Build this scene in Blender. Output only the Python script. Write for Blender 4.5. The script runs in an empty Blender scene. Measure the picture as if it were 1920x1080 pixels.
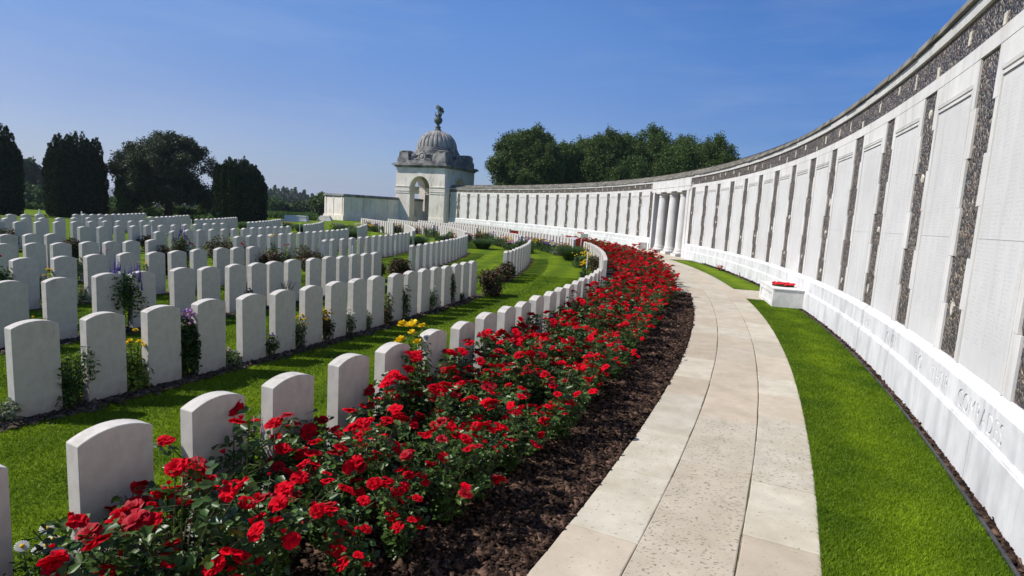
import bpy, bmesh, math, random
import numpy as np
from mathutils import Vector, Matrix, noise
R=math.radians; PI=math.pi
rnd=random.Random(7)
S=bpy.context.scene; COL=S.collection
# ---------------------------------------------------------------- camera
CH=1.9076; CP=-0.13071; CR=0.05705; CF=1093.08
CFW=Vector((0,math.cos(CP),math.sin(CP))); CU=Vector((0,-math.sin(CP),math.cos(CP))); CX=Vector((1,0,0))
RT=math.cos(CR)*CX+math.sin(CR)*CU; UP=-math.sin(CR)*CX+math.cos(CR)*CU
cd=bpy.data.cameras.new('camera'); cam=bpy.data.objects.new('camera',cd); COL.objects.link(cam); S.camera=cam
cd.sensor_width=36; cd.lens=CF/1920*36; cd.clip_start=.05; cd.clip_end=12000
m=Matrix((RT,UP,-CFW)).transposed().to_4x4(); m.translation=Vector((0,0,CH)); cam.matrix_world=m
# ---------------------------------------------------------------- light
SUN_EL=47; SUN_DIR=Vector((-.999,-.045,0)).normalized()*math.cos(R(SUN_EL))+Vector((0,0,math.sin(R(SUN_EL))))
W=bpy.data.worlds.new('World'); S.world=W; W.use_nodes=True
nt=W.node_tree; nt.nodes.clear()
sk=nt.nodes.new('ShaderNodeTexSky'); sk.sky_type='NISHITA'; sk.sun_disc=False
sk.sun_elevation=R(SUN_EL); sk.sun_rotation=math.atan2(SUN_DIR.x,SUN_DIR.y); sk.altitude=50; sk.air_density=1.0; sk.dust_density=.2; sk.ozone_density=2.0
bgn=nt.nodes.new('ShaderNodeBackground'); bgn.inputs[1].default_value=.07
wo=nt.nodes.new('ShaderNodeOutputWorld'); 
def _ramp(sock,ps):
    mr=nt.nodes.new('ShaderNodeMapRange'); mr.inputs['From Min'].default_value=-1; mr.inputs['From Max'].default_value=1; nt.links.new(sock,mr.inputs[0])
    r=nt.nodes.new('ShaderNodeValToRGB'); r.color_ramp.interpolation='EASE'; e=r.color_ramp.elements
    e[0].position=(ps[0][0]+1)/2; e[0].color=(*[c/2 for c in ps[0][1]],1); e[1].position=(ps[1][0]+1)/2; e[1].color=(*[c/2 for c in ps[1][1]],1)
    for p,c in ps[2:]:
        q=e.new((p+1)/2); q.color=(*[k/2 for k in c],1)
    nt.links.new(mr.outputs[0],r.inputs[0]); return r.outputs[0]
def _mul(a,b,k):
    m_=nt.nodes.new('ShaderNodeVectorMath'); m_.operation='MULTIPLY'; nt.links.new(a,m_.inputs[0]); nt.links.new(b,m_.inputs[1])
    m2=nt.nodes.new('ShaderNodeVectorMath'); m2.operation='SCALE'; m2.inputs['Scale'].default_value=k; nt.links.new(m_.outputs[0],m2.inputs[0]); return m2.outputs[0]
_tc=nt.nodes.new('ShaderNodeTexCoord'); _sx=nt.nodes.new('ShaderNodeSeparateXYZ'); nt.links.new(_tc.outputs['Generated'],_sx.inputs[0])
c_=_mul(sk.outputs[0],_ramp(_sx.outputs[2],[(0,(.62,.78,1.22)),(.1,(.76,.90,1.34)),(.32,(.76,1.13,1.68))]),2)
c_=_mul(c_,_ramp(_sx.outputs[0],[(-.7,(1.05,.90,.82)),(0,(1,1,1)),(.6,(.46,.70,.85))]),2)
_mp=nt.nodes.new('ShaderNodeMapping'); _mp.inputs['Scale'].default_value=(1.2,1.2,7); _mp.inputs['Rotation'].default_value=(.12,.2,.3); nt.links.new(_tc.outputs['Generated'],_mp.inputs[0])
_nz=nt.nodes.new('ShaderNodeTexNoise'); _nz.inputs['Scale'].default_value=2.2; _nz.inputs['Detail'].default_value=7; _nz.inputs['Roughness'].default_value=.62; nt.links.new(_mp.outputs[0],_nz.inputs['Vector'])
_rp=nt.nodes.new('ShaderNodeMapRange'); _rp.inputs['From Min'].default_value=.48; _rp.inputs['From Max'].default_value=.78; _rp.inputs['To Max'].default_value=.16; nt.links.new(_nz.outputs[0],_rp.inputs[0])
_mx=nt.nodes.new('ShaderNodeMix'); _mx.data_type='RGBA'; nt.links.new(_rp.outputs[0],_mx.inputs[0]); nt.links.new(c_,_mx.inputs[6]); _mx.inputs[7].default_value=(6.5,7.6,9.5,1); c_=_mx.outputs[2]
nt.links.new(c_,bgn.inputs[0]); nt.links.new(bgn.outputs[0],wo.inputs[0])
sl=bpy.data.lights.new('sun','SUN'); sl.energy=4.6; sl.angle=R(.53); sl.color=(1,.945,.865)
so=bpy.data.objects.new('sun',sl); COL.objects.link(so); so.rotation_euler=SUN_DIR.to_track_quat('Z','Y').to_euler()
vs=S.view_settings; vs.view_transform='Standard'; vs.look='None'; vs.exposure=.30; vs.gamma=1; vs.use_curve_mapping=False
# ---------------------------------------------------------------- geometry helpers
CCX,CCY=-50.4228,28.3054
def pol(a,r,z=0): return Vector((CCX+r*math.cos(a),CCY+r*math.sin(a),z))
def gp(u,v,z=0.0):           # where the line of sight through a picture point meets height z
    D=CFW+RT*((u-960)/CF)-UP*((v-540)/CF); t=(z-CH)/D.z
    return Vector((D.x*t,D.y*t,z))
def at(u,v,Y):
    D=CFW+RT*((u-960)/CF)-UP*((v-540)/CF); t=Y/D.y
    return Vector((D.x*t,Y,CH+D.z*t))
def gz(x,y):                  # terrain height
    d=y; f=max(0,min(1,(-x/max(y,1)-.42)/.13)); f=f*f*(3-2*f)
    return gz0(d)-f*max(0,min(.72,(d-30)*.036))
def gz0(d):
    if d<45: return 0.0
    if d<82: return -(d-45)*.009
    if d<900: return -.333-(d-82)*.035
    return -.333-818*.035-(d-900)*.006
def tag(o,label=None,cat=None,group=None,kind=None):
    if label: o['label']=label
    if cat: o['category']=cat
    if group: o['group']=group
    if kind: o['kind']=kind
    return o
class MB:
    def __init__(s): s.v=[];s.f=[];s.u=[];s.m=[]
    def add(s,vs,fs,mat=0,uvs=None):
        b=len(s.v); s.v+= [tuple(p) for p in vs]
        for i,f in enumerate(fs):
            s.f.append(tuple(b+k for k in f)); s.m.append(mat)
            if uvs is None: s.u.append([(0,0)]*len(f))
            else: s.u.append([uvs[k] for k in f])
        return b
    def box(s,c,h,rz=0,mat=0,taper=1.0):
        cs,sn=math.cos(rz),math.sin(rz); vs=[];uv=[]
        for z in (-1,1):
            k=taper if z>0 else 1
            for x,y in ((-1,-1),(1,-1),(1,1),(-1,1)):
                X,Y=x*h[0]*k,y*h[1]*k; vs.append((c[0]+X*cs-Y*sn,c[1]+X*sn+Y*cs,c[2]+z*h[2])); uv.append((X+Y,z*h[2]))
        s.add(vs,[(3,2,1,0),(4,5,6,7),(0,1,5,4),(1,2,6,5),(2,3,7,6),(3,0,4,7)],mat,uv)
    def pbox(s,a0,a1,r0,r1,z0,z1,n=1,mat=0,top=None):
        # curved block; top=(r0t,r1t) radii on the upper side
        t0,t1=top if top else (r0,r1); vs=[];uv=[]
        for i in range(n+1):
            a=a0+(a1-a0)*i/n
            for (r,z) in ((r0,z0),(r1,z0),(t1,z1),(t0,z1)):
                vs.append(pol(a,r,z)); uv.append((-a*59.2+ (0 if r in(r0,t0) else .3),z+(0 if r in (r0,t0) else .3)))
        fs=[]
        for i in range(n):
            b=4*i
            fs+=[(b+3,b+7,b+4,b+0),(b+1,b+5,b+6,b+2),(b+2,b+6,b+7,b+3),(b+0,b+4,b+5,b+1)]
        fs+=[(0,1,2,3),(4*n+3,4*n+2,4*n+1,4*n)]
        s.add(vs,fs,mat,uv)
    def lathe(s,prof,c=(0,0,0),n=24,mat=0,ribs=0,amp=0,a0=0,a1=2*PI):
        full=abs(a1-a0-2*PI)<1e-6; k=n if full else n+1; vs=[];uv=[]
        for (r,z) in prof:
            for i in range(k):
                a=a0+(a1-a0)*i/n; rr=r*(1+(amp*abs(math.sin(a*ribs/2)) if ribs else 0))
                vs.append((c[0]+rr*math.cos(a),c[1]+rr*math.sin(a),c[2]+z)); uv.append((a*r,z))
        fs=[]
        for j in range(len(prof)-1):
            for i in range(n):
                i2=(i+1)%k; fs.append((j*k+i,j*k+i2,(j+1)*k+i2,(j+1)*k+i))
        s.add(vs,fs,mat,uv)
    def tube(s,pts,rads,n=6,mat=0,cap=True):
        vs=[];pts=[Vector(p) for p in pts]
        if not hasattr(rads,'__len__'): rads=[rads]*len(pts)
        for i,p in enumerate(pts):
            d=(pts[min(i+1,len(pts)-1)]-pts[max(i-1,0)]).normalized()
            x=d.orthogonal().normalized() if abs(d.z)>.9 else d.cross(Vector((0,0,1))).normalized(); y=d.cross(x)
            for k in range(n):
                t=2*PI*k/n; vs.append(p+(x*math.cos(t)+y*math.sin(t))*rads[i])
        fs=[]
        for i in range(len(pts)-1):
            for k in range(n): fs.append((i*n+k,i*n+(k+1)%n,(i+1)*n+(k+1)%n,(i+1)*n+k))
        if cap: fs+=[tuple(range(n))[::-1],tuple((len(pts)-1)*n+k for k in range(n))]
        s.add(vs,fs,mat)
    def sphere(s,c,r,n=8,mm=6,mat=0,jit=0,rg=None):
        if not hasattr(r,'__len__'): r=(r,r,r)
        vs=[];
        for j in range(mm+1):
            t=PI*j/mm
            for i in range(n):
                a=2*PI*i/n; k=1+(rg.uniform(-jit,jit) if jit else 0)
                vs.append((c[0]+r[0]*k*math.sin(t)*math.cos(a),c[1]+r[1]*k*math.sin(t)*math.sin(a),c[2]+r[2]*k*math.cos(t)))
        fs=[(j*n+i,(j+1)*n+i,(j+1)*n+(i+1)%n,j*n+(i+1)%n) for j in range(mm) for i in range(n)]
        s.add(vs,fs,mat)
    def mesh(s,name,mats,smooth=False):
        me=bpy.data.meshes.new(name); me.from_pydata(s.v,[],s.f)
        uv=me.uv_layers.new(name='UVMap'); uv.data.foreach_set('uv',np.array([c for f in s.u for p in f for c in p],dtype=np.float32))
        for mt in mats: me.materials.append(mt)
        me.polygons.foreach_set('material_index',s.m)
        if smooth: me.polygons.foreach_set('use_smooth',[True]*len(s.f))
        me.update(); return me
    def build(s,name,mats,parent=None,smooth=False,loc=None,bevel=0):
        if not isinstance(mats,(list,tuple)): mats=[mats]
        me=s.mesh(name,mats,smooth)
        if bevel:
            bm=bmesh.new(); bm.from_mesh(me)
            es=[e for e in bm.edges if len(e.link_faces)==2 and e.calc_face_angle(0)>.5]
            bmesh.ops.bevel(bm,geom=es,offset=bevel,segments=1,affect='EDGES',clamp_overlap=True); bm.to_mesh(me); bm.free()
        return link(me,name,parent,loc)
def link(me,name,parent=None,loc=None,rz=0,sc=None):
    o=bpy.data.objects.new(name,me); COL.objects.link(o)
    if loc is not None: o.location=loc
    o.rotation_euler=(0,0,rz)
    if sc is not None: o.scale=(sc,sc,sc)
    if parent: o.parent=parent
    return o
def empty(name,loc,rz=0):
    o=bpy.data.objects.new(name,None); COL.objects.link(o); o.location=loc; o.rotation_euler=(0,0,rz); o.empty_display_size=.2; return o
def soup(name,V,F,mats,mi=None,smooth=False,rand=None):   # numpy arrays -> mesh, equal-sized faces
    me=bpy.data.meshes.new(name); n=F.shape[1]
    me.vertices.add(len(V)); me.vertices.foreach_set('co',V.astype(np.float32).ravel())
    me.loops.add(F.size); me.loops.foreach_set('vertex_index',F.astype(np.int32).ravel())
    me.polygons.add(len(F)); me.polygons.foreach_set('loop_start',np.arange(len(F),dtype=np.int32)*n)
    for mt in mats: me.materials.append(mt)
    if mi is not None: me.polygons.foreach_set('material_index',mi.astype(np.int32))
    if smooth: me.polygons.foreach_set('use_smooth',np.ones(len(F),dtype=bool))
    if rand is not None:
        at_=me.attributes.new('tone','FLOAT','POINT'); at_.data.foreach_set('value',rand.astype(np.float32))
    me.update(calc_edges=True); me.validate(); return me
# ---------------------------------------------------------------- materials
def M(name,col,col2=None,scale=5,rough=.8,bump=0,bscale=None,detail=6,ramp=(.35,.65),coord='Object',spec=.3,tone=None,stretch=None,extra=None,transl=0,dist=.02,objrand=0,sub=None):
    mt=bpy.data.materials.new(name); mt.use_nodes=True; t=mt.node_tree; N=t.nodes; L=t.links
    b=N['Principled BSDF']; b.inputs['Roughness'].default_value=rough; b.inputs['Specular IOR Level'].default_value=spec
    tc=N.new('ShaderNodeTexCoord'); src=tc.outputs[coord] if coord!='World' else None
    if coord=='World':
        g=N.new('ShaderNodeNewGeometry'); src=g.outputs['Position']
    if stretch:
        mp=N.new('ShaderNodeMapping'); mp.inputs['Scale'].default_value=stretch; L.new(src,mp.inputs[0]); src=mp.outputs[0]
    c_out=None
    if col2:
        nz=N.new('ShaderNodeTexNoise'); nz.inputs['Scale'].default_value=scale; nz.inputs['Detail'].default_value=detail; nz.inputs['Roughness'].default_value=.62; L.new(src,nz.inputs['Vector'])
        rp=N.new('ShaderNodeValToRGB'); rp.color_ramp.elements[0].position=ramp[0]; rp.color_ramp.elements[1].position=ramp[1]
        rp.color_ramp.elements[0].color=(*col,1); rp.color_ramp.elements[1].color=(*col2,1); L.new(nz.outputs[0],rp.inputs[0]); c_out=rp.outputs[0]
    if tone or objrand:
        hv=N.new('ShaderNodeHueSaturation')
        if c_out: L.new(c_out,hv.inputs['Color'])
        else: hv.inputs['Color'].default_value=(*col,1)
        mr=N.new('ShaderNodeMapRange'); k=tone or objrand; mr.inputs['To Min'].default_value=1-k; mr.inputs['To Max'].default_value=1+k
        if tone:
            an=N.new('ShaderNodeAttribute'); an.attribute_name='tone'; L.new(an.outputs['Fac'],mr.inputs[0])
        else:
            oi=N.new('ShaderNodeObjectInfo'); L.new(oi.outputs['Random'],mr.inputs[0])
        L.new(mr.outputs[0],hv.inputs['Value']); c_out=hv.outputs[0]
    if extra: c_out=extra(N,L,src,c_out,b) or c_out
    if c_out: L.new(c_out,b.inputs['Base Color'])
    else: b.inputs['Base Color'].default_value=(*col,1)
    if bump:
        n2=N.new('ShaderNodeTexNoise'); n2.inputs['Scale'].default_value=bscale or scale*4; n2.inputs['Detail'].default_value=5; L.new(src,n2.inputs['Vector'])
        bp=N.new('ShaderNodeBump'); bp.inputs['Strength'].default_value=bump; bp.inputs['Distance'].default_value=dist; L.new(n2.outputs[0],bp.inputs['Height']); 
        if not b.inputs['Normal'].is_linked: L.new(bp.outputs[0],b.inputs['Normal'])
        else: L.new(b.inputs['Normal'].links[0].from_socket,bp.inputs['Normal']); L.new(bp.outputs[0],b.inputs['Normal'])
    if transl:
        tr=N.new('ShaderNodeBsdfTranslucent'); mx=N.new('ShaderNodeMixShader'); mx.inputs[0].default_value=transl
        if c_out: L.new(c_out,tr.inputs[0])
        else: tr.inputs[0].default_value=(*col,1)
        L.new(b.outputs[0],mx.inputs[1]); L.new(tr.outputs[0],mx.inputs[2]); L.new(mx.outputs[0],N['Material Output'].inputs[0])
    return mt
def mixcol(N,L,fac,a,bc,mode='MIX'):
    mx=N.new('ShaderNodeMix'); mx.data_type='RGBA'; mx.blend_type=mode
    if hasattr(fac,'is_linked'): L.new(fac,mx.inputs[0])
    else: mx.inputs[0].default_value=fac
    if hasattr(a,'is_linked'): L.new(a,mx.inputs[6])
    else: mx.inputs[6].default_value=(*a,1)
    if hasattr(bc,'is_linked'): L.new(bc,mx.inputs[7])
    else: mx.inputs[7].default_value=(*bc,1)
    return mx.outputs[2]
def ramp(N,L,src,p0,p1,c0=(0,0,0),c1=(1,1,1)):
    r=N.new('ShaderNodeValToRGB'); r.color_ramp.elements[0].position=p0; r.color_ramp.elements[1].position=p1
    r.color_ramp.elements[0].color=(*c0,1); r.color_ramp.elements[1].color=(*c1,1); L.new(src,r.inputs[0]); return r.outputs[0]
def noisen(N,L,src,scale,detail=4,stretch=None,rough=.6):
    if stretch:
        mp=N.new('ShaderNodeMapping'); mp.inputs['Scale'].default_value=stretch; L.new(src,mp.inputs[0]); src=mp.outputs[0]
    n=N.new('ShaderNodeTexNoise'); n.inputs['Scale'].default_value=scale; n.inputs['Detail'].default_value=detail; n.inputs['Roughness'].default_value=rough; L.new(src,n.inputs['Vector']); return n.outputs[0]
def streaks(colr,k=.5,p=(.55,.8),st=(9,9,.9)):
    def f(N,L,src,c,b):
        s=ramp(N,L,noisen(N,L,src,1.6,5,st),p[0],p[1]); s2=N.new('ShaderNodeMath'); s2.operation='MULTIPLY'; s2.inputs[1].default_value=k; L.new(s,s2.inputs[0])
        return mixcol(N,L,s2.outputs[0],c,colr)
    return f
def pits(N,L,src,c,b):       # travertine holes on some slabs (tone attribute selects them)
    an=N.new('ShaderNodeAttribute'); an.attribute_name='pit'
    v=noisen(N,L,src,38,3,(1,1.9,1),.5); th=N.new('ShaderNodeMapRange'); th.inputs['To Min'].default_value=.70; th.inputs['To Max'].default_value=.622; L.new(an.outputs['Fac'],th.inputs[0])
    g=N.new('ShaderNodeMath'); g.operation='SUBTRACT'; L.new(v,g.inputs[0]); L.new(th.outputs[0],g.inputs[1])
    g2=N.new('ShaderNodeMath'); g2.operation='MULTIPLY'; g2.use_clamp=True; g2.inputs[1].default_value=28; L.new(g.outputs[0],g2.inputs[0])
    bp=N.new('ShaderNodeBump'); bp.invert=True; bp.inputs['Distance'].default_value=.006; bp.inputs['Strength'].default_value=.7; L.new(g2.outputs[0],bp.inputs['Height']); L.new(bp.outputs[0],b.inputs['Normal'])
    big=ramp(N,L,noisen(N,L,src,2.2,5),.42,.66); k=N.new('ShaderNodeMath'); k.operation='MULTIPLY'; k.inputs[1].default_value=.5; L.new(big,k.inputs[0])
    c=mixcol(N,L,k.outputs[0],c,(.35,.30,.215))
    return mixcol(N,L,g2.outputs[0],c,(.23,.205,.145))
def colattr(N,L,src,c,b):
    an=N.new('ShaderNodeAttribute'); an.attribute_name='slab'
    c=mixcol(N,L,an.outputs['Fac'],(.495,.46,.375),(.465,.392,.305))
    nz=ramp(N,L,noisen(N,L,src,5,6),.3,.75,(.86,.86,.86),(1.1,1.1,1.1)); c=mixcol(N,L,1.0,c,nz,'MULTIPLY')
    an2=N.new('ShaderNodeAttribute'); an2.attribute_name='tone'; mr=N.new('ShaderNodeMapRange'); mr.inputs['To Min'].default_value=.90; mr.inputs['To Max'].default_value=1.08; L.new(an2.outputs['Fac'],mr.inputs[0])
    hv=N.new('ShaderNodeHueSaturation'); L.new(c,hv.inputs['Color']); L.new(mr.outputs[0],hv.inputs['Value'])
    return pits(N,L,src,hv.outputs[0],b)
def flint_x(N,L,src,c,b):
    tc=N.new('ShaderNodeTexCoord'); mp=N.new('ShaderNodeMapping'); mp.inputs['Scale'].default_value=(1,.78,1); L.new(tc.outputs['UV'],mp.inputs[0])
    w=N.new('ShaderNodeTexNoise'); w.inputs['Scale'].default_value=14; L.new(mp.outputs[0],w.inputs['Vector'])
    ad=N.new('ShaderNodeVectorMath'); ad.operation='MULTIPLY_ADD'; ad.inputs[1].default_value=(.05,.05,0); L.new(w.outputs['Color'],ad.inputs[0]); L.new(mp.outputs[0],ad.inputs[2])
    v=N.new('ShaderNodeTexVoronoi'); v.voronoi_dimensions='2D'; v.inputs['Scale'].default_value=25; L.new(ad.outputs[0],v.inputs['Vector'])
    e=N.new('ShaderNodeTexVoronoi'); e.voronoi_dimensions='2D'; e.feature='DISTANCE_TO_EDGE'; e.inputs['Scale'].default_value=25; L.new(ad.outputs[0],e.inputs['Vector'])
    sp=N.new('ShaderNodeSeparateColor'); L.new(v.outputs['Color'],sp.inputs[0])
    r=N.new('ShaderNodeValToRGB'); r.color_ramp.interpolation='CONSTANT'; els=r.color_ramp.elements
    cols=[(0,(.058,.048,.043)),(.2,(.115,.095,.080)),(.38,(.030,.026,.026)),(.52,(.17,.14,.112)),(.66,(.062,.056,.062)),(.78,(.13,.112,.105)),(.86,(.27,.22,.165)),(.93,(.05,.052,.068)),(.972,(.16,.055,.03)),(.984,(.40,.36,.30))]
    els[0].position=0; els[0].color=(*cols[0][1],1); els[1].position=cols[1][0]; els[1].color=(*cols[1][1],1)
    for p,cc in cols[2:]:
        q=els.new(p); q.color=(*cc,1)
    L.new(sp.outputs[0],r.inputs[0])
    n=ramp(N,L,noisen(N,L,ad.outputs[0],60,4),.3,.75,(.6,.6,.6),(1.6,1.55,1.5)); c=mixcol(N,L,1.0,r.outputs[0],n,'MULTIPLY')
    mo=ramp(N,L,e.outputs['Distance'],.02,.085,(1,1,1),(0,0,0))
    mo2=N.new('ShaderNodeMath'); mo2.operation='MULTIPLY'; L.new(mo,mo2.inputs[0]); L.new(ramp(N,L,noisen(N,L,tc.outputs['UV'],26,3),.38,.6),mo2.inputs[1]); c=mixcol(N,L,mo2.outputs[0],c,(.34,.29,.22))
    h=ramp(N,L,e.outputs['Distance'],0,.35); bp=N.new('ShaderNodeBump'); bp.inputs['Distance'].default_value=.035; bp.inputs['Strength'].default_value=.8; L.new(h,bp.inputs['Height']); L.new(bp.outputs[0],b.inputs['Normal'])
    return c
def names_x(N,L,src,c,b):    # rows of small cut lettering in columns
    tc=N.new('ShaderNodeTexCoord'); sp=N.new('ShaderNodeSeparateXYZ'); L.new(tc.outputs['UV'],sp.inputs[0])
    def mth(op,a,k):
        n=N.new('ShaderNodeMath'); n.operation=op; L.new(a,n.inputs[0])
        if hasattr(k,'is_linked'): L.new(k,n.inputs[1])
        else: n.inputs[1].default_value=k
        return n.outputs[0]
    row=mth('GREATER_THAN',mth('FRACT',mth('MULTIPLY',sp.outputs[1],30),0),.45)
    colm=mth('FRACT',mth('MULTIPLY',sp.outputs[0],4),0)
    cm=mth('MULTIPLY',mth('GREATER_THAN',colm,.12),mth('LESS_THAN',colm,.8))
    mp=N.new('ShaderNodeMapping'); mp.inputs['Scale'].default_value=(75,30,1); L.new(tc.outputs['UV'],mp.inputs[0])
    w=N.new('ShaderNodeTexWhiteNoise'); w.noise_dimensions='2D'; fl=N.new('ShaderNodeVectorMath'); fl.operation='FLOOR'; L.new(mp.outputs[0],fl.inputs[0]); L.new(fl.outputs[0],w.inputs['Vector'])
    lt=mth('GREATER_THAN',w.outputs['Value'],.4); k=mth('MULTIPLY',mth('MULTIPLY',row,cm),lt)
    inz=mth('MULTIPLY',mth('LESS_THAN',sp.outputs[1],3.2),mth('GREATER_THAN',sp.outputs[1],1.0)); k=mth('MULTIPLY',k,inz)
    bp=N.new('ShaderNodeBump'); bp.invert=True; bp.inputs['Distance'].default_value=.004; bp.inputs['Strength'].default_value=.6; L.new(k,bp.inputs['Height']); L.new(bp.outputs[0],b.inputs['Normal'])
    s=ramp(N,L,noisen(N,L,src,1.6,5,(5,5,.8)),.5,.8); s2=mth('MULTIPLY',s,.35)
    c=mixcol(N,L,s2,c,(.42,.41,.39))
    return mixcol(N,L,mth('MULTIPLY',k,.15),c,(.35,.34,.32))
def sidestain(N,L,src,c,b):
    # weather stains toward the foot and crown of a headstone
    sp=N.new('ShaderNodeSeparateXYZ'); tc=N.new('ShaderNodeTexCoord'); L.new(tc.outputs['Object'],sp.inputs[0])
    lo=N.new('ShaderNodeMapRange'); lo.inputs['From Min'].default_value=.16; lo.inputs['From Max'].default_value=.0; L.new(sp.outputs[2],lo.inputs[0])
    n=ramp(N,L,noisen(N,L,src,9,5,(1,1,.35)),.3,.7); k=N.new('ShaderNodeMath'); k.operation='MULTIPLY'; L.new(lo.outputs[0],k.inputs[0]); L.new(n,k.inputs[1])
    k2=N.new('ShaderNodeMath'); k2.operation='MULTIPLY'; k2.inputs[1].default_value=.75; L.new(k.outputs[0],k2.inputs[0])
    c=mixcol(N,L,k2.outputs[0],c,(.17,.145,.10))
    hi=N.new('ShaderNodeMapRange'); hi.inputs['From Min'].default_value=.58; hi.inputs['From Max'].default_value=.8; L.new(sp.outputs[2],hi.inputs[0])
    oi=N.new('ShaderNodeObjectInfo'); va=N.new('ShaderNodeVectorMath'); L.new(src,va.inputs[0]); cv=N.new('ShaderNodeCombineXYZ'); mm_=N.new('ShaderNodeMath'); mm_.operation='MULTIPLY'; mm_.inputs[1].default_value=40; L.new(oi.outputs['Random'],mm_.inputs[0]); L.new(mm_.outputs[0],cv.inputs[0]); L.new(cv.outputs[0],va.inputs[1])
    n=ramp(N,L,noisen(N,L,va.outputs[0],5,6,(2,2,.5)),.52,.72); k=N.new('ShaderNodeMath'); k.operation='MULTIPLY'; L.new(hi.outputs[0],k.inputs[0]); L.new(n,k.inputs[1])
    k2=N.new('ShaderNodeMath'); k2.operation='MULTIPLY'; k2.inputs[1].default_value=.6; L.new(k.outputs[0],k2.inputs[0])
    return mixcol(N,L,k2.outputs[0],c,(.25,.22,.16))
def mow(N,L,src,c,b):
    d=N.new('ShaderNodeVectorMath'); d.operation='DISTANCE'; L.new(src,d.inputs[0]); d.inputs[1].default_value=(CCX,CCY,0)
    w=N.new('ShaderNodeMath'); w.operation='MULTIPLY'; w.inputs[1].default_value=7.0; L.new(d.outputs['Value'],w.inputs[0]); si=N.new('ShaderNodeMath'); si.operation='SINE'; L.new(w.outputs[0],si.inputs[0])
    nn=N.new('ShaderNodeMath'); nn.operation='MULTIPLY_ADD'; nn.inputs[1].default_value=.5; L.new(si.outputs[0],nn.inputs[0]); L.new(noisen(N,L,src,.9,4),nn.inputs[2])
    return mixcol(N,L,1.0,c,ramp(N,L,nn.outputs[0],.15,.95,(.80,.84,.8),(1.16,1.10,1.0)),'MULTIPLY')
MT={}
MT['headstone']=M('headstone_stone',(.49,.462,.415),(.575,.545,.495),scale=14,rough=.85,bump=.25,bscale=140,dist=.004,objrand=.05,extra=sidestain)
MT['wall']=M('portland_stone',(.585,.575,.55),(.69,.68,.655),scale=1.3,rough=.8,bump=.3,bscale=60,dist=.004,extra=streaks((.37,.355,.32),.6,(.48,.76),(3,3,.5)))
MT['tablet']=M('tablet_stone',(.555,.55,.535),(.63,.625,.61),scale=.9,rough=.8,extra=names_x)
MT['marble']=M('plinth_marble',(.60,.60,.595),(.73,.73,.725),scale=2.2,rough=.7,spec=.3,bump=.3,bscale=45,dist=.004,extra=streaks((.36,.36,.375),.6,(.46,.72),(2.6,2.6,.55)))
MT['joint']=M('joint_shadow_stone',(.28,.26,.22))
MT['flint']=M('knapped_flint',(.1,.1,.1),None,rough=.45,spec=.5,extra=flint_x)
MT['chalk']=M('chalk_block',(.50,.46,.38),(.64,.60,.52),scale=20,rough=.85,bump=.5,bscale=40)
MT['roof']=M('roof_slab',(.13,.12,.105),(.26,.245,.21),scale=1.6,rough=.9,bump=.6,bscale=9,dist=.03,extra=streaks((.085,.08,.06),.8,(.45,.6),(1.5,1.5,1.5)))
MT['pav']=M('pavilion_stone',(.70,.635,.55),(.84,.785,.71),scale=.75,rough=.85,bump=.3,bscale=8,dist=.03,extra=streaks((.36,.32,.26),.6,(.52,.75),(1.2,1.2,.4)))
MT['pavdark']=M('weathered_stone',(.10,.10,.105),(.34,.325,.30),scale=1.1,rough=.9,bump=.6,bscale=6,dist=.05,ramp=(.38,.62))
MT['bronze']=M('finial_bronze',(.05,.06,.055),(.13,.155,.14),scale=4,rough=.7,bump=.5,bscale=8,dist=.04)
MT['lawn']=M('lawn_grass',(.085,.150,.004),(.165,.245,.007),scale=1.1,rough=.9,bump=.9,bscale=90,dist=.03,coord='World',spec=.1,ramp=(.3,.7),
   extra=lambda N,L,src,c,b: mixcol(N,L,1.0,mow(N,L,src,c,b),ramp(N,L,noisen(N,L,src,55,4),.25,.8,(.45,.5,.4),(1.5,1.45,1.2)),'MULTIPLY'))
MT['blade']=M('grass_blade',(.090,.172,.004),(.195,.300,.008),scale=1.5,rough=.6,coord='World',spec=.25,tone=.3,transl=.3,extra=mow)
MT['field']=M('far_field',(.05,.09,.02),(.10,.14,.035),scale=.02,rough=.95,coord='World',bump=.4,bscale=.8,dist=.4)
MT['soil']=M('bare_soil',(.030,.021,.014),(.10,.075,.05),scale=22,rough=.95,bump=1,bscale=60,dist=.03,coord='World')
MT['mulch']=M('bark_mulch',(.018,.011,.008),(.06,.035,.025),scale=30,rough=.9,bump=1,bscale=70,dist=.03,coord='World')
MT['chip']=M('bark_chip',(.024,.013,.009),(.105,.064,.045),scale=16,rough=.85,coord='World',tone=.8,spec=.12)
MT['clod']=M('earth_clod',(.05,.036,.025),(.14,.105,.075),scale=16,rough=.95,coord='World',tone=.5)
MT['slab']=M('path_slab',(.5,.47,.4),None,rough=.85,coord='World',bump=.25,bscale=120,dist=.003,extra=colattr)
MT['pathjoint']=M('path_joint_moss',(.09,.085,.035),(.26,.23,.16),scale=9,rough=.95,coord='World',bump=.6,bscale=60)
MT['edging']=M('black_edging',(.022,.024,.03),(.05,.052,.06),scale=9,rough=.5,coord='World')
MT['leaf']=M('rose_leaf',(.026,.062,.012),(.085,.155,.028),scale=9,rough=.40,spec=.42,coord='World',tone=.35,transl=.22)
MT['stem']=M('rose_stem',(.05,.045,.02),(.08,.10,.03),scale=9,rough=.6,coord='World')
MT['rose']=M('rose_petal',(.45,.0005,.010),(.74,.0010,.018),scale=22,rough=.75,spec=.1,coord='World',transl=.2,objrand=.18)
MT['rose_old']=M('rose_petal_dark',(.26,.001,.008),(.45,.004,.015),scale=16,rough=.55,spec=.2,coord='World',transl=.15)
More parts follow.
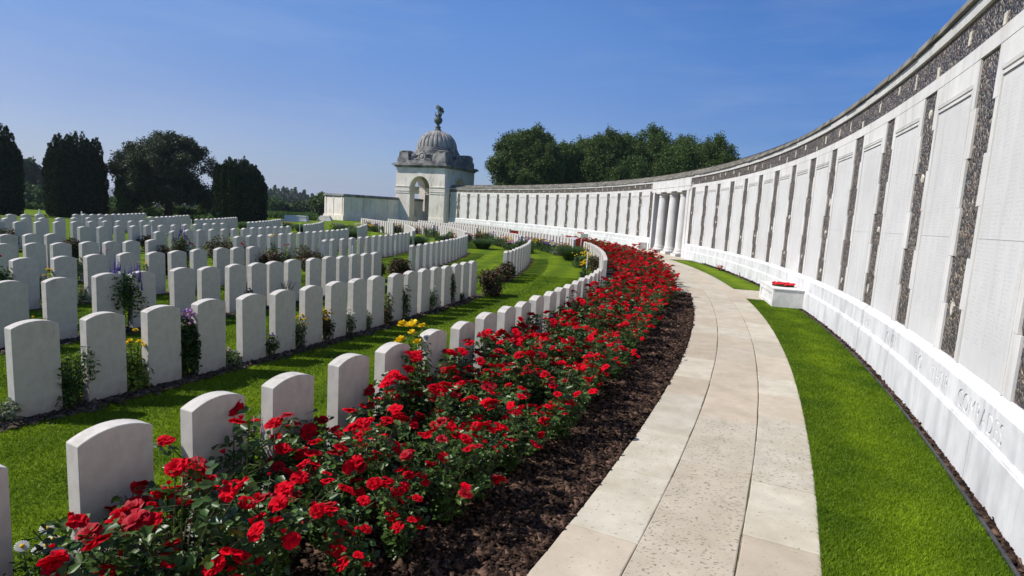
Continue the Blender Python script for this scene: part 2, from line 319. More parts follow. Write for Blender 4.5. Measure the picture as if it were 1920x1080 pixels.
def petal(n,a,b_): MT[n]=M(n,a,b_,scale=20,rough=.6,coord='World',transl=.25,spec=.2)
petal('yellow',(.75,.50,.005),(.85,.66,.02)); petal('purple',(.085,.05,.30),(.17,.10,.45)); petal('phlox',(.28,.12,.33),(.50,.26,.48)); petal('white',(.6,.6,.55),(.8,.8,.76))
petal('orange',(.38,.10,.01),(.55,.22,.02)); petal('pink',(.55,.25,.35),(.7,.4,.5)); petal('crimson',(.35,.004,.02),(.6,.01,.03))
def fol(n,a,b_,tr=.25,rough=.6): MT[n]=M(n,a,b_,scale=5,rough=rough,coord='World',tone=.4,transl=tr,spec=.3)
fol('f_dark',(.018,.045,.010),(.05,.10,.022)); fol('f_green',(.035,.085,.014),(.10,.18,.03)); fol('f_bronze',(.055,.042,.018),(.145,.070,.036),.22); fol('f_pale',(.14,.18,.10),(.30,.34,.22)); fol('f_lime',(.12,.18,.02),(.25,.32,.04)); fol('f_grass',(.03,.07,.015),(.07,.13,.03))
fol('t_yew',(.007,.017,.005),(.026,.052,.014),.1,.7); fol('t_round',(.020,.034,.015),(.070,.092,.040),.25); fol('t_wall',(.034,.072,.016),(.115,.165,.034),.35); fol('t_wall2',(.046,.095,.022),(.105,.185,.042),.35); fol('t_light',(.05,.09,.02),(.10,.15,.04),.2); fol('t_far',(.03,.055,.03),(.07,.10,.05),.1,.9)
MT['bark']=M('tree_bark',(.04,.03,.022),(.09,.07,.05),scale=6,rough=.95)
MT['eye']=M('daisy_eye',(.7,.42,.01),None,rough=.7)
MT['whitepaint']=M('white_painted_metal',(.75,.75,.75),None,rough=.4)
MT['benchstone']=M('bench_stone',(.60,.59,.56),(.72,.71,.68),scale=3,rough=.8,bump=.4,bscale=50,dist=.004,extra=streaks((.36,.36,.36),.6,(.5,.75),(3,3,2)))
MT['poppy']=M('poppy_red',(.5,.004,.01),(.75,.012,.02),scale=30,rough=.6,coord='World'); MT['black']=M('black_centre',(.01,.01,.012),None,rough=.6)
# ---------------------------------------------------------------- ground
def polar_sheet(name,r0,r1,a0,a1,z,mt,na=80,nr=2,kind='structure',parent=None,r0f=None,r1f=None):
    b=MB(); vs=[];fs=[];uv=[]
    for i in range(na+1):
        a=a0+(a1-a0)*i/na; q0=r0f(a) if r0f else r0; q1=r1f(a) if r1f else r1
        for j in range(nr+1): vs.append(pol(a,q0+(q1-q0)*j/nr,z)); uv.append((a*59,j))
    for i in range(na):
        for j in range(nr): k=i*(nr+1)+j; fs.append((k,k+1,k+nr+2,k+nr+1))
    b.add(vs,fs,0,uv); o=b.build(name,mt,parent); 
    if kind: o['kind']=kind
    return o
b=MB(); xs=[-6000,-3000,-1500,-800,-400,-200,-120,-80]+list(range(-60,61,3))+[80,120,200,400,800,1500,3000,6000]; ys=[-300,-60,-20]+list(range(-10,53,3))+[56,62,68,75,82,90,100,120,150,200,260,340,450,600,900,1500,3000,5000,8000]
vs=[(x,y,gz(x,y)-.012) for y in ys for x in xs]; nx=len(xs)
fs=[(j*nx+i,j*nx+i+1,(j+1)*nx+i+1,(j+1)*nx+i) for j in range(len(ys)-1) for i in range(nx-1)]
mi=[0 if ys[j]<75 and -90<xs[i]<90 else 1 for j in range(len(ys)-1) for i in range(nx-1)]
b.add(vs,fs); b.m=mi; g=b.build('ground',[MT['lawn'],MT['field']]); g['kind']='structure'
A0=-.56
RPL,RJ1,RJ2,RPR=56.63,57.065,57.60,58.04; RW=59.14
# rows of headstones: radius of the outer face of row k at polar angle a
RA=[-.60,-.49,-.30,-.24,-.07,0,.14,.30,.42]
RT_={1:[55.0,54.97,54.70,54.45,53.70,53.2,51.45,50.2,48.9],2:[52.25,52.25,51.99,51.70,51.25,50.85,49.0,47.6,46.4],3:[49.7,49.7,49.60,48.96,48.53,48.12,47.0,45.2,44.0],
4:[47.4,47.4,47.0,46.4,46.1,45.6,44.4,42.4,41.2],5:[44.95,44.95,44.7,44.2,43.45,43.0,42.2,40.2,39],6:[42.7,42.7,42.25,41.87,41.2,40.75,39.8,38,37],7:[40.2,40.2,40.08,39.66,38.85,38.45,37.6,36,35],
8:[37.7,37.7,37.6,37.45,36.7,36.3,35.4,34,33],9:[35.8,35.8,35.85,35.45,34.8,34.15,33.3,32,31],10:[33.6,33.6,33.6,33.45,32.8,32.2,31.3,30,29]}
def rowR(k,a):
    t=RT_[k]
    for i in range(len(RA)-1):
        if a<=RA[i+1]: return t[i]+(t[i+1]-t[i])*max(0,(a-RA[i]))/(RA[i+1]-RA[i])
    return t[-1]
def bed_in1(a): return rowR(1,a)-.22
def path_l(a): return RPL if a<-.243 else 56.42
polar_sheet('rose_bed_soil',0,0,A0,.55,.0,MT['mulch'],160,6,r0f=bed_in1,r1f=lambda a:RPL+.01)
polar_sheet('bark_strip',59.02,59.16,A0,.045,.002,MT['mulch'],120,1)
polar_sheet('bark_strip',59.02,59.16,.125,.74,.002,MT['mulch'],90,1)
# lawn beside the path: raised turf sheets, cut by the paved branch to the bench
def lawn2_out(a): return 59.0
polar_sheet('lawn_verge',RPR+.012,59.03,A0,-.2343,.016,MT['lawn'],70,8)
polar_sheet('lawn_verge',RPR+.012,59.03,-.196,.004,.016,MT['lawn'],40,6,r0f=lambda a:RPR+.012+max(0,(a+.1)/.104)*.9)
# ---------------------------------------------------------------- path
def build_path():
    V=[];F=[];pit=[];slab=[];tone=[]
    def slabq(r0,r1,a0,a1,r,pt,sb):
        g=.0045; n=3; tn=r.random(); z=.018+r.uniform(-.0015,.0015); rm=(r0+r1)/2; ga=.0035/rm; base=len(V)
        e=.006
        def w(): return r.uniform(-.004,.004)
        ring=[]
        for i in range(n+1): ring.append((a0+ga+(a1-a0-2*ga)*i/n,r0+g+w()))
        for i in range(n+1): ring.append((a1-ga-(a1-a0-2*ga)*i/n,r1-g+w()))
        m=len(ring); cx=sum(p[0] for p in ring)/m; cr=sum(p[1] for p in ring)/m
        for (aa,rr) in ring: V.append(pol(aa,rr,-.01))
        for (aa,rr) in ring: V.append(pol(aa,rr,z-.004))
        for (aa,rr) in ring: V.append(pol(cx+(aa-cx)*(1-e/ (abs(a1-a0)*rm)*1.6),cr+(rr-cr)*(1-e/(r1-r0)*2),z))
        for i in range(m):
            j=(i+1)%m; F.append((base+i,base+j,base+m+j,base+m+i)); F.append((base+m+i,base+m+j,base+2*m+j,base+2*m+i))
        for i in range(n):  # top strip quads
            o1=base+2*m+i; o2=base+2*m+(m-1-i); F.append((o1,o2,o2-1,o1+1))
        pit.extend([pt]*(3*m)); slab.extend([sb]*(3*m)); tone.extend([tn]*(3*m))
    r=random.Random(5)
    spec={1:[(-.4675,1,.5),(-.4495,1,.55),(-.431,.95,.35),(-.4092,.15,1),(-.3879,.1,.9),(-.3646,.1,.6),(-.3439,.1,.75),(-.3302,1,.1),(-.3165,.2,.55),(-.2995,.1,.5),(-.2775,.1,.3),(-.256,.15,.4),(-.236,.1,.3),(-.2215,0,.1),(-.2022,.2,.3)]}
    for band,(r0,r1) in enumerate(((RPL,RJ1),(RJ1,RJ2),(RJ2,RPR))):
        cuts=[]
        if band==1:
            a=-.56; cuts.append((a,.5,.5))
            for (c,p,s) in spec[1]: cuts.append((c,p,s))
            a=-.2022
        else:
            a=-.56; cuts.append((a,r.choice((.05,.5)),r.random()))
        while a<.04:
            a+=r.uniform(.7,1.15)/57.3; cuts.append((a,r.choice((.15,.25,.35,.7,1)),r.random()))
        if band==0:
            cuts=[c for c in cuts if not -.46<c[0]<-.40]; cuts+=[(-.4555,.35,.0),(-.4385,.5,.05),(-.4215,.1,.0),(-.4045,.05,.05)]
        if band==2:
            cuts=[c for c in cuts if not -.47<c[0]<-.36]; cuts+=[(-.462,.05,.85),(-.4475,.3,.1),(-.4325,1,.0),(-.4175,.9,.1),(-.404,.15,.8),(-.389,.6,.1),(-.375,.05,.7)]
        cuts.sort()
        for i in range(len(cuts)-1):
            if cuts[i+1][0]-cuts[i][0]>.003: slabq(r0,r1,cuts[i][0],cuts[i+1][0],r,cuts[i][1],cuts[i][2])
    # branch to the bench, the widened paving by the portico and the strip beyond the rose bed
    for (ra,rb) in ((RPR,58.42),(58.42,58.99)):
        for (aa,ab) in ((-.2343,-.2155),(-.2155,-.196)): slabq(ra,rb,aa,ab,r,.1,r.uniform(.2,.6))
    a=-.242
    while a<.10:
        a2=a+r.uniform(.013,.018); slabq(56.30,RPL,a,a2,r,.05,r.uniform(0,.5)); a=a2
    a=.006
    while a<.17:
        a2=a+r.uniform(.013,.017)
        for (ra,rb) in ((RPR+.0,58.6),(58.6,59.3)) : slabq(ra,rb,a,a2,r,.05,r.uniform(.1,.5))
        a=a2
    a=.04
    while a<.2:
        a2=a+r.uniform(.013,.017)
        for (ra,rb) in ((RPL,RJ1),(RJ1,RJ2),(RJ2,RPR)): slabq(ra,rb,a,a2,r,.05,r.uniform(.1,.5))
        a=a2
    me=bpy.data.meshes.new('path'); me.from_pydata(V,[],F); me.materials.append(MT['slab'])
    for nme,dat in (('pit',pit),('slab',slab),('tone',tone)):
        q=me.attributes.new(nme,'FLOAT','POINT'); q.data.foreach_set('value',dat)
    bm=bmesh.new(); bm.from_mesh(me); bmesh.ops.recalc_face_normals(bm,faces=bm.faces); bm.to_mesh(me); bm.free()
    o=link(me,'path'); o['kind']='structure'
build_path()
polar_sheet('path_bedding',RPL-.0,RPR+.005,A0,.2,.006,MT['pathjoint'],120,2)
polar_sheet('path_bedding',56.29,RPL,-.243,.2,.0045,MT['pathjoint'],60,1)
polar_sheet('path_bedding',RPR+.005,59.0,-.2345,-.196,.0045,MT['pathjoint'],6,1)
polar_sheet('path_bedding',RPR+.005,60.9,.004,.17,.0045,MT['pathjoint'],20,1)
# lawn edging strip
b=MB(); na=110
b.pbox(A0,.0,59.02,59.045,-.02,.035,n=na); o=b.build('lawn_edging',MT['edging']); tag(o,'thin black edging strip between the green verge and the foot of the curved wall','edging strip')
# ---------------------------------------------------------------- memorial wall
wall=empty('memorial_wall',pol(-.2,59.3,0)); tag(wall,'long curved white stone memorial wall with flint strips, name tablets and a columned opening','memorial wall')
wi=lambda o:(setattr(o,'location',-wall.location) or o)
DA=.0318871; AS0=-.4269145; RP=59.19; RF=59.208
ZS,ZT=.7817,3.592
strips=[AS0+DA*k for k in range(-4,15)]           # right part, up to the portico
left0=.1347457; lstrips=[left0+DA*k for k in range(21)]
A_R0,A_R1=strips[0]-DA,strips[-1]+.006            # right section ends at portico jamb
PJ0,PJ1=.0305,.1285                                # portico opening
A_L0,A_L1=PJ1+.001,lstrips[-1]+.012
def sections(): return ((A_R0,PJ0),(PJ1,A_L1))
# core behind
b=MB()
for (a0,a1) in sections(): b.pbox(a0,a1,RF+.02,60.05,0,4.07,n=int((a1-a0)/.012)+1)
wi(b.build('wall_core',MT['wall'],wall))
b=MB()
for (a0,a1) in sections():
    n=int((a1-a0)/.012)+1; b.pbox(a0,a1,RW-.02,RF+.03,-.05,.43,n); 
wi(b.build('plinth',MT['marble'],wall))
# vertical joints of the plinth: blocks proud by a hair, with real gaps
b=MB(); rr=random.Random(3)
for (a0,a1) in sections():
    a=a0
    while a<a1-.002:
        a2=min(a1,a+rr.uniform(1.5,2.0)/59.2); e=rr.uniform(0,.004)
        b.pbox(a+.00006,a2-.00006,RW-.034-e,RW-.018,-.03,.418-rr.uniform(0,.004),n=3,top=(RW-.030-e,RW-.018)); a=a2
wi(b.build('plinth_block',MT['marble'],wall))
b=MB()
for (a0,a1) in sections():
    n=int((a1-a0)/.012)+1
    b.pbox(a0,a1,RW-.022,RF+.03,.43,.452,n,top=(RW-.008,RF+.03))
wi(b.build('plinth_moulding',MT['marble'],wall))
# sloping cap above the inscription band in lengths
b=MB()
for (a0,a1) in sections():
    a=a0
    while a<a1-.002:
        a2=min(a1,a+rr.uniform(.9,1.3)/59.2)
        b.pbox(a+.00004,a2-.00004,RW-.002,RF+.03,.665,.70,n=2); b.pbox(a+.00004,a2-.00004,RW-.002,RF+.03,.70,.782,n=2,top=(RP+.006,RF+.03)); a=a2
wi(b.build('plinth_cap',MT['marble'],wall))
# inscription band with letters cut by a boolean
def band():
    b=MB()
    TA0,TA1=-.455,-.315
    for (a0,a1) in ((A_R0,TA0),(TA1,PJ0),(PJ1,A_L1)):
        b.pbox(a0,a1,RW,RF+.03,.452,.665,int((a1-a0)/.012)+1)
    # carved part in flat coordinates: x = arc length (rightwards), y = depth, z
    Lm=(TA1-TA0)*RW; n=60; f=MB(); vs=[];fs=[]
    for i in range(n+1):
        x=Lm*i/n
        vs+=[(x,0,.452),(x,.10,.452),(x,.10,.665),(x,0,.665)]
    for i in range(n):
        q=4*i; fs+=[(q,q+4,q+7,q+3),(q+1,q+2,q+6,q+5),(q+3,q+7,q+6,q+2),(q,q+1,q+5,q+4)]
    fs+=[(0,3,2,1),(4*n,4*n+1,4*n+2,4*n+3)]
    f.add(vs,fs); me=f.mesh('band',[MT['marble'],MT['marble']]); bo=link(me,'inscription_band')
    bm=bmesh.new(); bm.from_mesh(me); bmesh.ops.recalc_face_normals(bm,faces=bm.faces); bm.to_mesh(me); bm.free()
    cut=[]
    for word,ac in (('BURIAL',-.3375),('GIVEN',-.3628),('TO',-.3838),('THEIR',-.3972),('COMRADES',-.4165),('IN',-.4345),('DEATH',-.4465)):
        cu=bpy.data.curves.new('t','FONT'); cu.body=word; cu.size=.225; cu.align_x='CENTER'; cu.extrude=.009; cu.space_character=1.12; cu.resolution_u=3; cu.offset=-.001
        to=bpy.data.objects.new('t',cu); COL.objects.link(to)
        bpy.context.view_layer.update(); dg=bpy.context.evaluated_depsgraph_get(); tm=bpy.data.meshes.new_from_object(to.evaluated_get(dg))
        X0=(TA1-ac)*RW
        tm.transform(Matrix.Translation((X0,.001,.479))@Matrix.Rotation(R(90),4,'X')@Matrix.Diagonal((.86,1,1,1)))
        bpy.data.objects.remove(to); cut.append(tm)
    bm=bmesh.new()
    for tm in cut: bm.from_mesh(tm)
    cm=bpy.data.meshes.new('c'); bm.to_mesh(cm); bm.free(); co=link(cm,'cutter')
    md=bo.modifiers.new('b','BOOLEAN'); md.object=co; md.operation='DIFFERENCE'; md.solver='EXACT'; md.use_self=True
    bpy.context.view_layer.update(); dg=bpy.context.evaluated_depsgraph_get(); em=bpy.data.meshes.new_from_object(bo.evaluated_get(dg))
    bpy.data.objects.remove(bo); bpy.data.objects.remove(co)
    print('BAND faces',len(em.polygons))
    ok=len(em.polygons)>400
    src=em if ok else me
    vs=[]
    for v in src.vertices: vs.append(pol(TA1-v.co.x/RW,RW+v.co.y,v.co.z))
    off=len(b.v); b.v+=[tuple(p) for p in vs]
    for p in src.polygons: b.f.append(tuple(off+i for i in p.vertices)); b.m.append(0); b.u.append([(0,0)]*len(p.vertices))
    wi(b.build('inscription_band',MT['marble'],wall))
band()
# beams above the strips, flint band, ledge, roof
for (a0,a1),nm in zip(sections(),('r','l')):
    n=int((a1-a0)/.012)+1
    b=MB(); b.pbox(a0,a1,RP-.004,RF+.03,ZT,3.735,n); wi(b.build('upper_band',MT['wall'],wall))
    b=MB(); b.pbox(a0,a1,RF-.012,RF+.03,3.735,4.07,n)
    q=random.Random(11); nb=int((a1-a0)*59/ .95)
    for k in range(nb):
        a=a0+(k+.5)/nb*(a1-a0)+q.uniform(-.002,.002); hw=q.uniform(.025,.05)/59; z=q.choice((3.80,3.9,3.96)); h=q.uniform(.05,.1)
        b.pbox(a-hw,a+hw,RF-.022,RF+.01,z-h,z+h,1,mat=1,top=(RF-.02,RF+.01))
    wi(b.build('flint_band',[MT['flint'],MT['chalk']],wall))
RA0,RA1=A_R0,A_L1
n=int((RA1-RA0)/.012)+1
b=MB()
b.pbox(RA0,RA1,RP-.030,60.1,4.07,4.17,n,top=(RP-.045,60.1)); b.pbox(RA0,RA1,RP-.02,60.1,4.17,4.19,n); wi(b.build('cornice_ledge',MT['wall'],wall))
b=MB(); q=random.Random(2)
for c,(r0,z0) in enumerate(((RP-.085,4.19),(RP+.10,4.285),(RP+.28,4.38),(RP+.44,4.46))):
    a=RA0
    while a<RA1-.001:
        a2=min(RA1,a+q.uniform(.5,.85)/59); e=q.uniform(-.012,.012); dz=q.uniform(-.008,.008)
        b.pbox(a+.00005,a2-.00005,r0+e,60.25-.12*c,z0+dz,z0+.085+dz,1,top=(r0+e+.02,60.25-.12*c)); a=a2
    b.pbox(RA0,RA1,r0+.06,60.2-.12*c,z0+.07,z0+.11,n)
b.pbox(RA0,RA1,RP+.52,60.0-.2,4.53,4.60,n,top=(RP+.6,60.0-.3)); wi(b.build('roof',MT['roof'],wall))
# name panels and flint strips
def jog(r): return r.uniform(.205,.235) if r.random()<.5 else r.uniform(.262,.30)
def panel(a0,a1,seed,firstj=True,lastj=True):
    # a0<a1 strip centres (a1 is further left in the picture); stone panel spans between the flint strips
    r=random.Random(seed); b=MB(); h=(ZT-ZS)/6; jo=.003/59
    nr=6; al=.235/59.2; n=2
    T0=a0+.37/59.2; T1=a1-.37/59.2
    ph=r.random()<.5
    for k in range(nr):
        z0=ZS+k*h+.0015; z1=ZS+(k+1)*h-.0015
        w0=(.215 if (k+ph)%2 else .275)+r.uniform(-.014,.014); w1=(.275 if (k+ph)%2 else .215)+r.uniform(-.014,.014)
        e=r.uniform(0,.003)
        b.pbox(a0+w0/59.2,T0-.0003*0,RP-e,RF+.03,z0,z1,1); b.pbox(T1,a1-w1/59.2,RP-e,RF+.03,z0,z1,1)
    fr=MB()
    # lintel of tablet, drip moulding, tablet
    b.pbox(T0,T1,RP-.001,RF+.03,3.38,ZT-.001,3)
    b.pbox(T0+.01/59,T1-.01/59,RP-.015,RP-.001,3.335,3.362,3,top=(RP-.019,RP-.001)); b.pbox(T0+.02/59,T1-.02/59,RP-.009,RP-.001,3.29,3.32,3)
    b.pbox(T0,T0+.03/59,RP-.008,RF+.03,ZS,3.38,1); b.pbox(T1-.03/59,T1,RP-.008,RF+.03,ZS,3.38,1)
    wi(b.build('panel_frame',MT['wall'],wall))
    b=MB()
    zz=(ZS,1.90,3.38)
    for q in range(2): b.pbox(T0+.03/59,T1-.03/59,RP+.006,RF+.03,zz[q]+.0015,zz[q+1]-.0015,3)
    wi(b.build('name_tablet',MT['tablet'],wall))
def strip(a,seed,w=.35):
    b=MB(); b.pbox(a-w/59,a+w/59,RF,RF+.03,ZS,ZT,2)
    r=random.Random(seed); z=ZS+r.uniform(.1,.4)
    while z<ZT-.3:
        hw=r.uniform(.03,.06)/59; o=r.uniform(-.08,.08)/59; h=r.uniform(.08,.16)
        if r.random()<.55:
            vs=[]
            for t in range(9):
                an=2*PI*t/9; k=r.uniform(.75,1.15); vs.append((o+hw*k*math.cos(an)*1.2,z+h/2+h/2*k*math.sin(an)))
            vv=[pol(a+x,RF+.001,y) for x,y in vs]+[pol(a+x*.85,RF-.014,y) for x,y in vs]
            b.add(vv,[tuple(range(9,18))]+[(i,(i+1)%9,9+(i+1)%9,9+i) for i in range(9)],1)
        z+=r.uniform(.35,.9)
    wi(b.build('flint_strip',[MT['flint'],MT['chalk']],wall))
for i,a in enumerate(strips):
    strip(a,100+i)
    if i<len(strips)-1: panel(a,strips[i+1],200+i)
for i,a in enumerate(lstrips):
    strip(a,300+i)
    if i<len(lstrips)-1: panel(a,lstrips[i+1],400+i)
# pieces beside the portico and wall end
b=MB(); b.pbox(strips[-1]+.26/59,PJ0,RP,RF+.03,ZS,ZT,1); b.pbox(PJ1,lstrips[0]-.26/59,RP,RF+.03,ZS,ZT,1); b.pbox(lstrips[-1]+.22/59,A_L1,RP,RF+.03,ZS,ZT,1)
b.pbox(PJ0-.0,PJ0+.006,RP-.03,60.0,0.0,3.50,1); b.pbox(PJ1-.004,PJ1,RP-.03,60.0,0,3.50,1)       # pilasters
wi(b.build('jamb',MT['wall'],wall))
b=MB(); b.pbox(PJ0-.004,PJ1+.004,RP-.035,60.1,3.50,4.07,8); b.pbox(PJ0-.006,PJ1+.006,RP-.05,RP-.035,3.72,3.76,8)
b.pbox(PJ0-.03,PJ1+.03,60.1,66.2,3.6,4.07,6)
wi(b.build('lintel',MT['wall'],wall))
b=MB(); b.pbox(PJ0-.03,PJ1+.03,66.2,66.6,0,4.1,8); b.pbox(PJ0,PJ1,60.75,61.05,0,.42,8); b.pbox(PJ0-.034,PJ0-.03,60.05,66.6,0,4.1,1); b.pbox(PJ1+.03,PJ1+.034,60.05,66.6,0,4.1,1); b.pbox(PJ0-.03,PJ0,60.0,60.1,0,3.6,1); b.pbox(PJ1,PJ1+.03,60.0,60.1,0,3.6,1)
wi(b.build('recess_wall',M('recess_stone_painted_shade',(.30,.27,.225),(.40,.365,.31),scale=2,rough=.9),wall))  # same stone as the wall, colour darkened to stand in for recess shade
for a in (.0505,.0795,.1085):
    p=pol(a,59.42)
    b=MB(); b.lathe([(.0,.33),(.36,.33),(.36,.36),(.345,.40),(.332,.45),(.33,.47),(.325,.9),(.315,1.8),(.29,2.9),(.275,3.22),(.275,3.26)],(0,0,0),28)
    col=b.build('column',MT['wall'],wall,smooth=True,loc=p-wall.location)
    b=MB(); b.box((0,0,.08),(.43,.43,.08),a); b.lathe([(.0,.16),(.41,.16),(.425,.20),(.41,.25),(.365,.27),(.375,.30),(.385,.33),(.36,.345),(0,.345)],(0,0,0),28); b.build('column_base',MT['wall'],col)
    b=MB(); b.lathe([(.275,3.20),(.30,3.22),(.30,3.25),(.278,3.27),(.285,3.33),(.36,3.40),(.36,3.41)],(0,0,0),28); b.box((0,0,3.455),(.375,.375,.045),a); b.build('capital',MT['wall'],col)
# ---------------------------------------------------------------- benches by the wall
def bench(a0,a1,r0,r1,zt,label):
    bt=empty('stone_bench',pol((a0+a1)/2,(r0+r1)/2,0)); tag(bt,label,'stone bench',None)
    b=MB(); b.pbox(a0,a1,r0+.03,r1,0,zt,3); 
    # framed front with a sunk panel
    w=.16/59; b.pbox(a0,a1,r0,r0+.03,zt-.12,zt,3); b.pbox(a0,a1,r0,r0+.03,0,.1,3); b.pbox(a0,a0+w,r0,r0+.03,.1,zt-.12,1); b.pbox(a1-w,a1,r0,r0+.03,.1,zt-.12,1)
    o=b.build('seat_block',MT['benchstone'],bt,bevel=.003); o.location=-bt.location
    b=MB(); b.pbox(a0-.0003,a1+.0003,r0-.012,r1,zt,zt+.02,3); o=b.build('seat_slab',MT['benchstone'],bt); o.location=-bt.location
bench(-.2535,-.2225,58.44,59.115,.44,'white stone block bench against the curved wall carrying a red poppy wreath')
bench(.1330,.1570,58.60,59.115,.44,'white stone bench beside the left jamb of the three columns')
bench(.315,.338,58.5,59.115,.44,'distant white stone bench at the wall foot behind the roses with a small wreath')
def wreath(p,rad,label,n=26,tilt=(0,0)):
    w=empty('poppy_wreath',p); tag(w,label,'wreath'); w.rotation_euler=(tilt[0],tilt[1],0); r=random.Random(int(rad*1000))
    b=MB(); b.lathe([(rad-.05,.0),(rad-.05,.03),(rad+.05,.03),(rad+.05,0)],(0,0,0),24); b.build('wreath_ring',MT['f_dark'],w)
    b=MB()
    for i in range(n*2):
        t=2*PI*i/(n*2); q=rad+r.uniform(-.05,.05); c=Vector((q*math.cos(t),q*math.sin(t),.045+r.uniform(0,.025)))
        b.sphere(c,(.035,.035,.018),7,4,0,.2,r); b.sphere(c+Vector((0,0,.016)),(.008,.008,.006),5,3,1)
    b.build('poppies',[MT['poppy'],MT['black']],w,smooth=True)
wreath(pol(-.2405,58.78,.462),.20,'red poppy wreath lying flat on the near white stone bench')
wreath(pol(.327,58.8,.462),.2,'small red poppy wreath lying on the farthest wall bench')
# flowers and peg at the wall foot, glass sign
b=MB(); r=random.Random(4)
for i in range(26):
    b.sphere((r.uniform(-.12,.12),r.uniform(-.12,.12),.06+r.uniform(0,.18)),.025,6,4,r.choice((0,0,0,1,2)),.2,r)
for i in range(30):
    a=r.uniform(0,6.28); b.add([(0,0,0),(math.cos(a)*.1,math.sin(a)*.1,.1),(math.cos(a+.3)*.1,math.sin(a+.3)*.1,.14)],[(0,1,2)],3)
o=b.build('posy',[MT['crimson'],MT['phlox'],MT['white'],MT['f_dark']],smooth=True,loc=pol(-.085,58.9,.01)); tag(o,'small posy of red and mauve flowers on the verge at the wall foot','flowers')
b=MB(); b.tube([(0,0,0),(.05,.1,.22),(.07,.14,.22),(.08,.16,.06)],.009,5); o=b.build('wire_peg',MT['edging'],loc=pol(-.135,58.88,.01)); tag(o,'small bent dark wire peg standing in the verge near the stone bench','peg')
p=gp(1074,468,0); sg=empty('glass_sign',p); tag(sg,'small tilted pale sign plate on a thin post behind the red roses','sign')
b=MB(); b.tube([(0,0,0),(0,0,.62)],.015,6); b.build('post',MT['whitepaint'],sg)
b=MB(); b.box((0,0,.66),(.2,.13,.01)); q=b.build('plate',M('pale_glass',(.5,.55,.56),None,rough=.1),sg); q.rotation_euler=(.25,0,0)
# ---------------------------------------------------------------- headstones
def hs_mesh(w,h,t,rise,name):
    n=12; pts=[(-w/2,-.03),(w/2,-.03),(w/2,h)]
    Rr=(w*w/4+rise*rise)/(2*rise); cz=h+rise-Rr
    for i in range(1,n):
        x=w/2-w*i/n; pts.append((x,cz+math.sqrt(Rr*Rr-x*x)))
    pts.append((-w/2,h)); m_=len(pts)
    b=MB(); vs=[(x,0,z) for x,z in pts]+[(x,t,z) for x,z in pts]
    b.add(vs,[tuple(range(m_)),tuple(range(2*m_-1,m_-1,-1))]+[(i,i+m_,(i+1)%m_+m_,(i+1)%m_) for i in range(m_)])
    me=b.mesh(name,[MT['headstone']]); bm=bmesh.new(); bm.from_mesh(me); bmesh.ops.recalc_face_normals(bm,faces=bm.faces)
    es=[e for e in bm.edges if len(e.link_faces)==2 and e.calc_face_angle(0)>.5]
    bmesh.ops.bevel(bm,geom=es,offset=.0035,segments=1,affect='EDGES'); bm.to_mesh(me); bm.free(); return me
HS=[hs_mesh(.338,.752,.104,.043,'headstone'),hs_mesh(.334,.748,.102,.045,'headstone'),hs_mesh(.342,.756,.106,.041,'headstone')]
ORD=['first','second','third','fourth','fifth','sixth','seventh','eighth','ninth','tenth','eleventh','twelfth','thirteenth','fourteenth','fifteenth','sixteenth','seventeenth','eighteenth','nineteenth','twentieth','twenty-first','twenty-second','twenty-third','twenty-fourth','twenty-fifth','twenty-sixth','twenty-seventh','twenty-eighth','twenty-ninth','thirtieth']+['thirty-'+w for w in ('first','second','third','fourth','fifth','sixth','seventh','eighth','ninth')]+['fortieth']+['forty-'+w for w in ('first','second','third','fourth','fifth','sixth','seventh','eighth','ninth')]
def seq(a0,a1,sp,k):
    n=max(1,round((a1-a0)*rowR(k,(a0+a1)/2)/sp)); return [a0+(a1-a0)*i/n for i in range(n+1)]
blocks=[]  # (row,block,name,list of TL angles)
R1=[-.5,-.4892,-.4793,-.4696,-.4591,-.4494,-.4383,-.4278,-.4178,-.4075,-.3977,-.3879,-.3767]; R1+=[R1[-1]+.01005*i for i in range(1,9)]
R2=[-.4734,-.463,-.4525,-.4423,-.4314,-.4221,-.4124,-.4028,-.3934,-.3844,-.3734,-.3640,-.3547]; R2+=[R2[-1]+.0091*i for i in range(1,6)]
R3=[-.4560,-.4455,-.4341,-.4248,-.4123,-.4032,-.3929,-.3836,-.3756,-.3663,-.3546,-.345,-.336,-.327,-.318,-.3094]
R4=[-.4410,-.43,-.4181,-.4074,-.3957,-.3842,-.3742,-.3636,-.3512,-.3416,-.3312]
R5=[-.411,-.3999,-.3897,-.3776,-.3669,-.3568,-.3447]; R6=[-.3823,-.371,-.3603]
blocks+=[(1,1,R1),(2,1,R2),(3,1,R3),(4,1,R4),(5,1,R5),(6,1,R6)]
for k,a0,a1 in ((1,-.236,-.0616),(2,-.238,-.084),(3,-.243,-.066),(4,-.2555,-.0835),(5,-.2803,-.0865),(6,-.29,-.1056),(7,-.3043,-.1314),(8,-.322,-.1654),(9,-.30,-.1747),(10,-.25,-.20)):
    blocks.append((k,2,seq(a0,a1,.60,k)))
for k,a0,a1 in ((1,-.0144,.148),(2,.003,.109),(3,.0033,.1707),(4,-.0293,.1314),(5,-.0207,.0768),(6,-.0508,.086),(7,-.069,.0804),(8,-.0821,.0629),(9,-.0923,.0329),(10,-.1483,.0163)):
    blocks.append((k,3,seq(a0,a1,.46,k)))
for k,a0,a1 in ((1,.19,.40),(2,.166,.40),(3,.21,.40),(4,.20,.35)): blocks.append((k,4,seq(a0,a1,.46,k)))
rowname={1:'front row beside the rose bed',2:'second row from the roses',3:'third row from the roses',4:'fourth row from the roses',5:'fifth row from the roses',6:'sixth row from the roses',7:'seventh row from the roses',8:'eighth row from the roses',9:'ninth row from the roses',10:'farthest row from the roses'}
blockname={1:'near plot',2:'middle plot',3:'far plot',4:'farthest plot'}
HR=random.Random(21); stones=[]
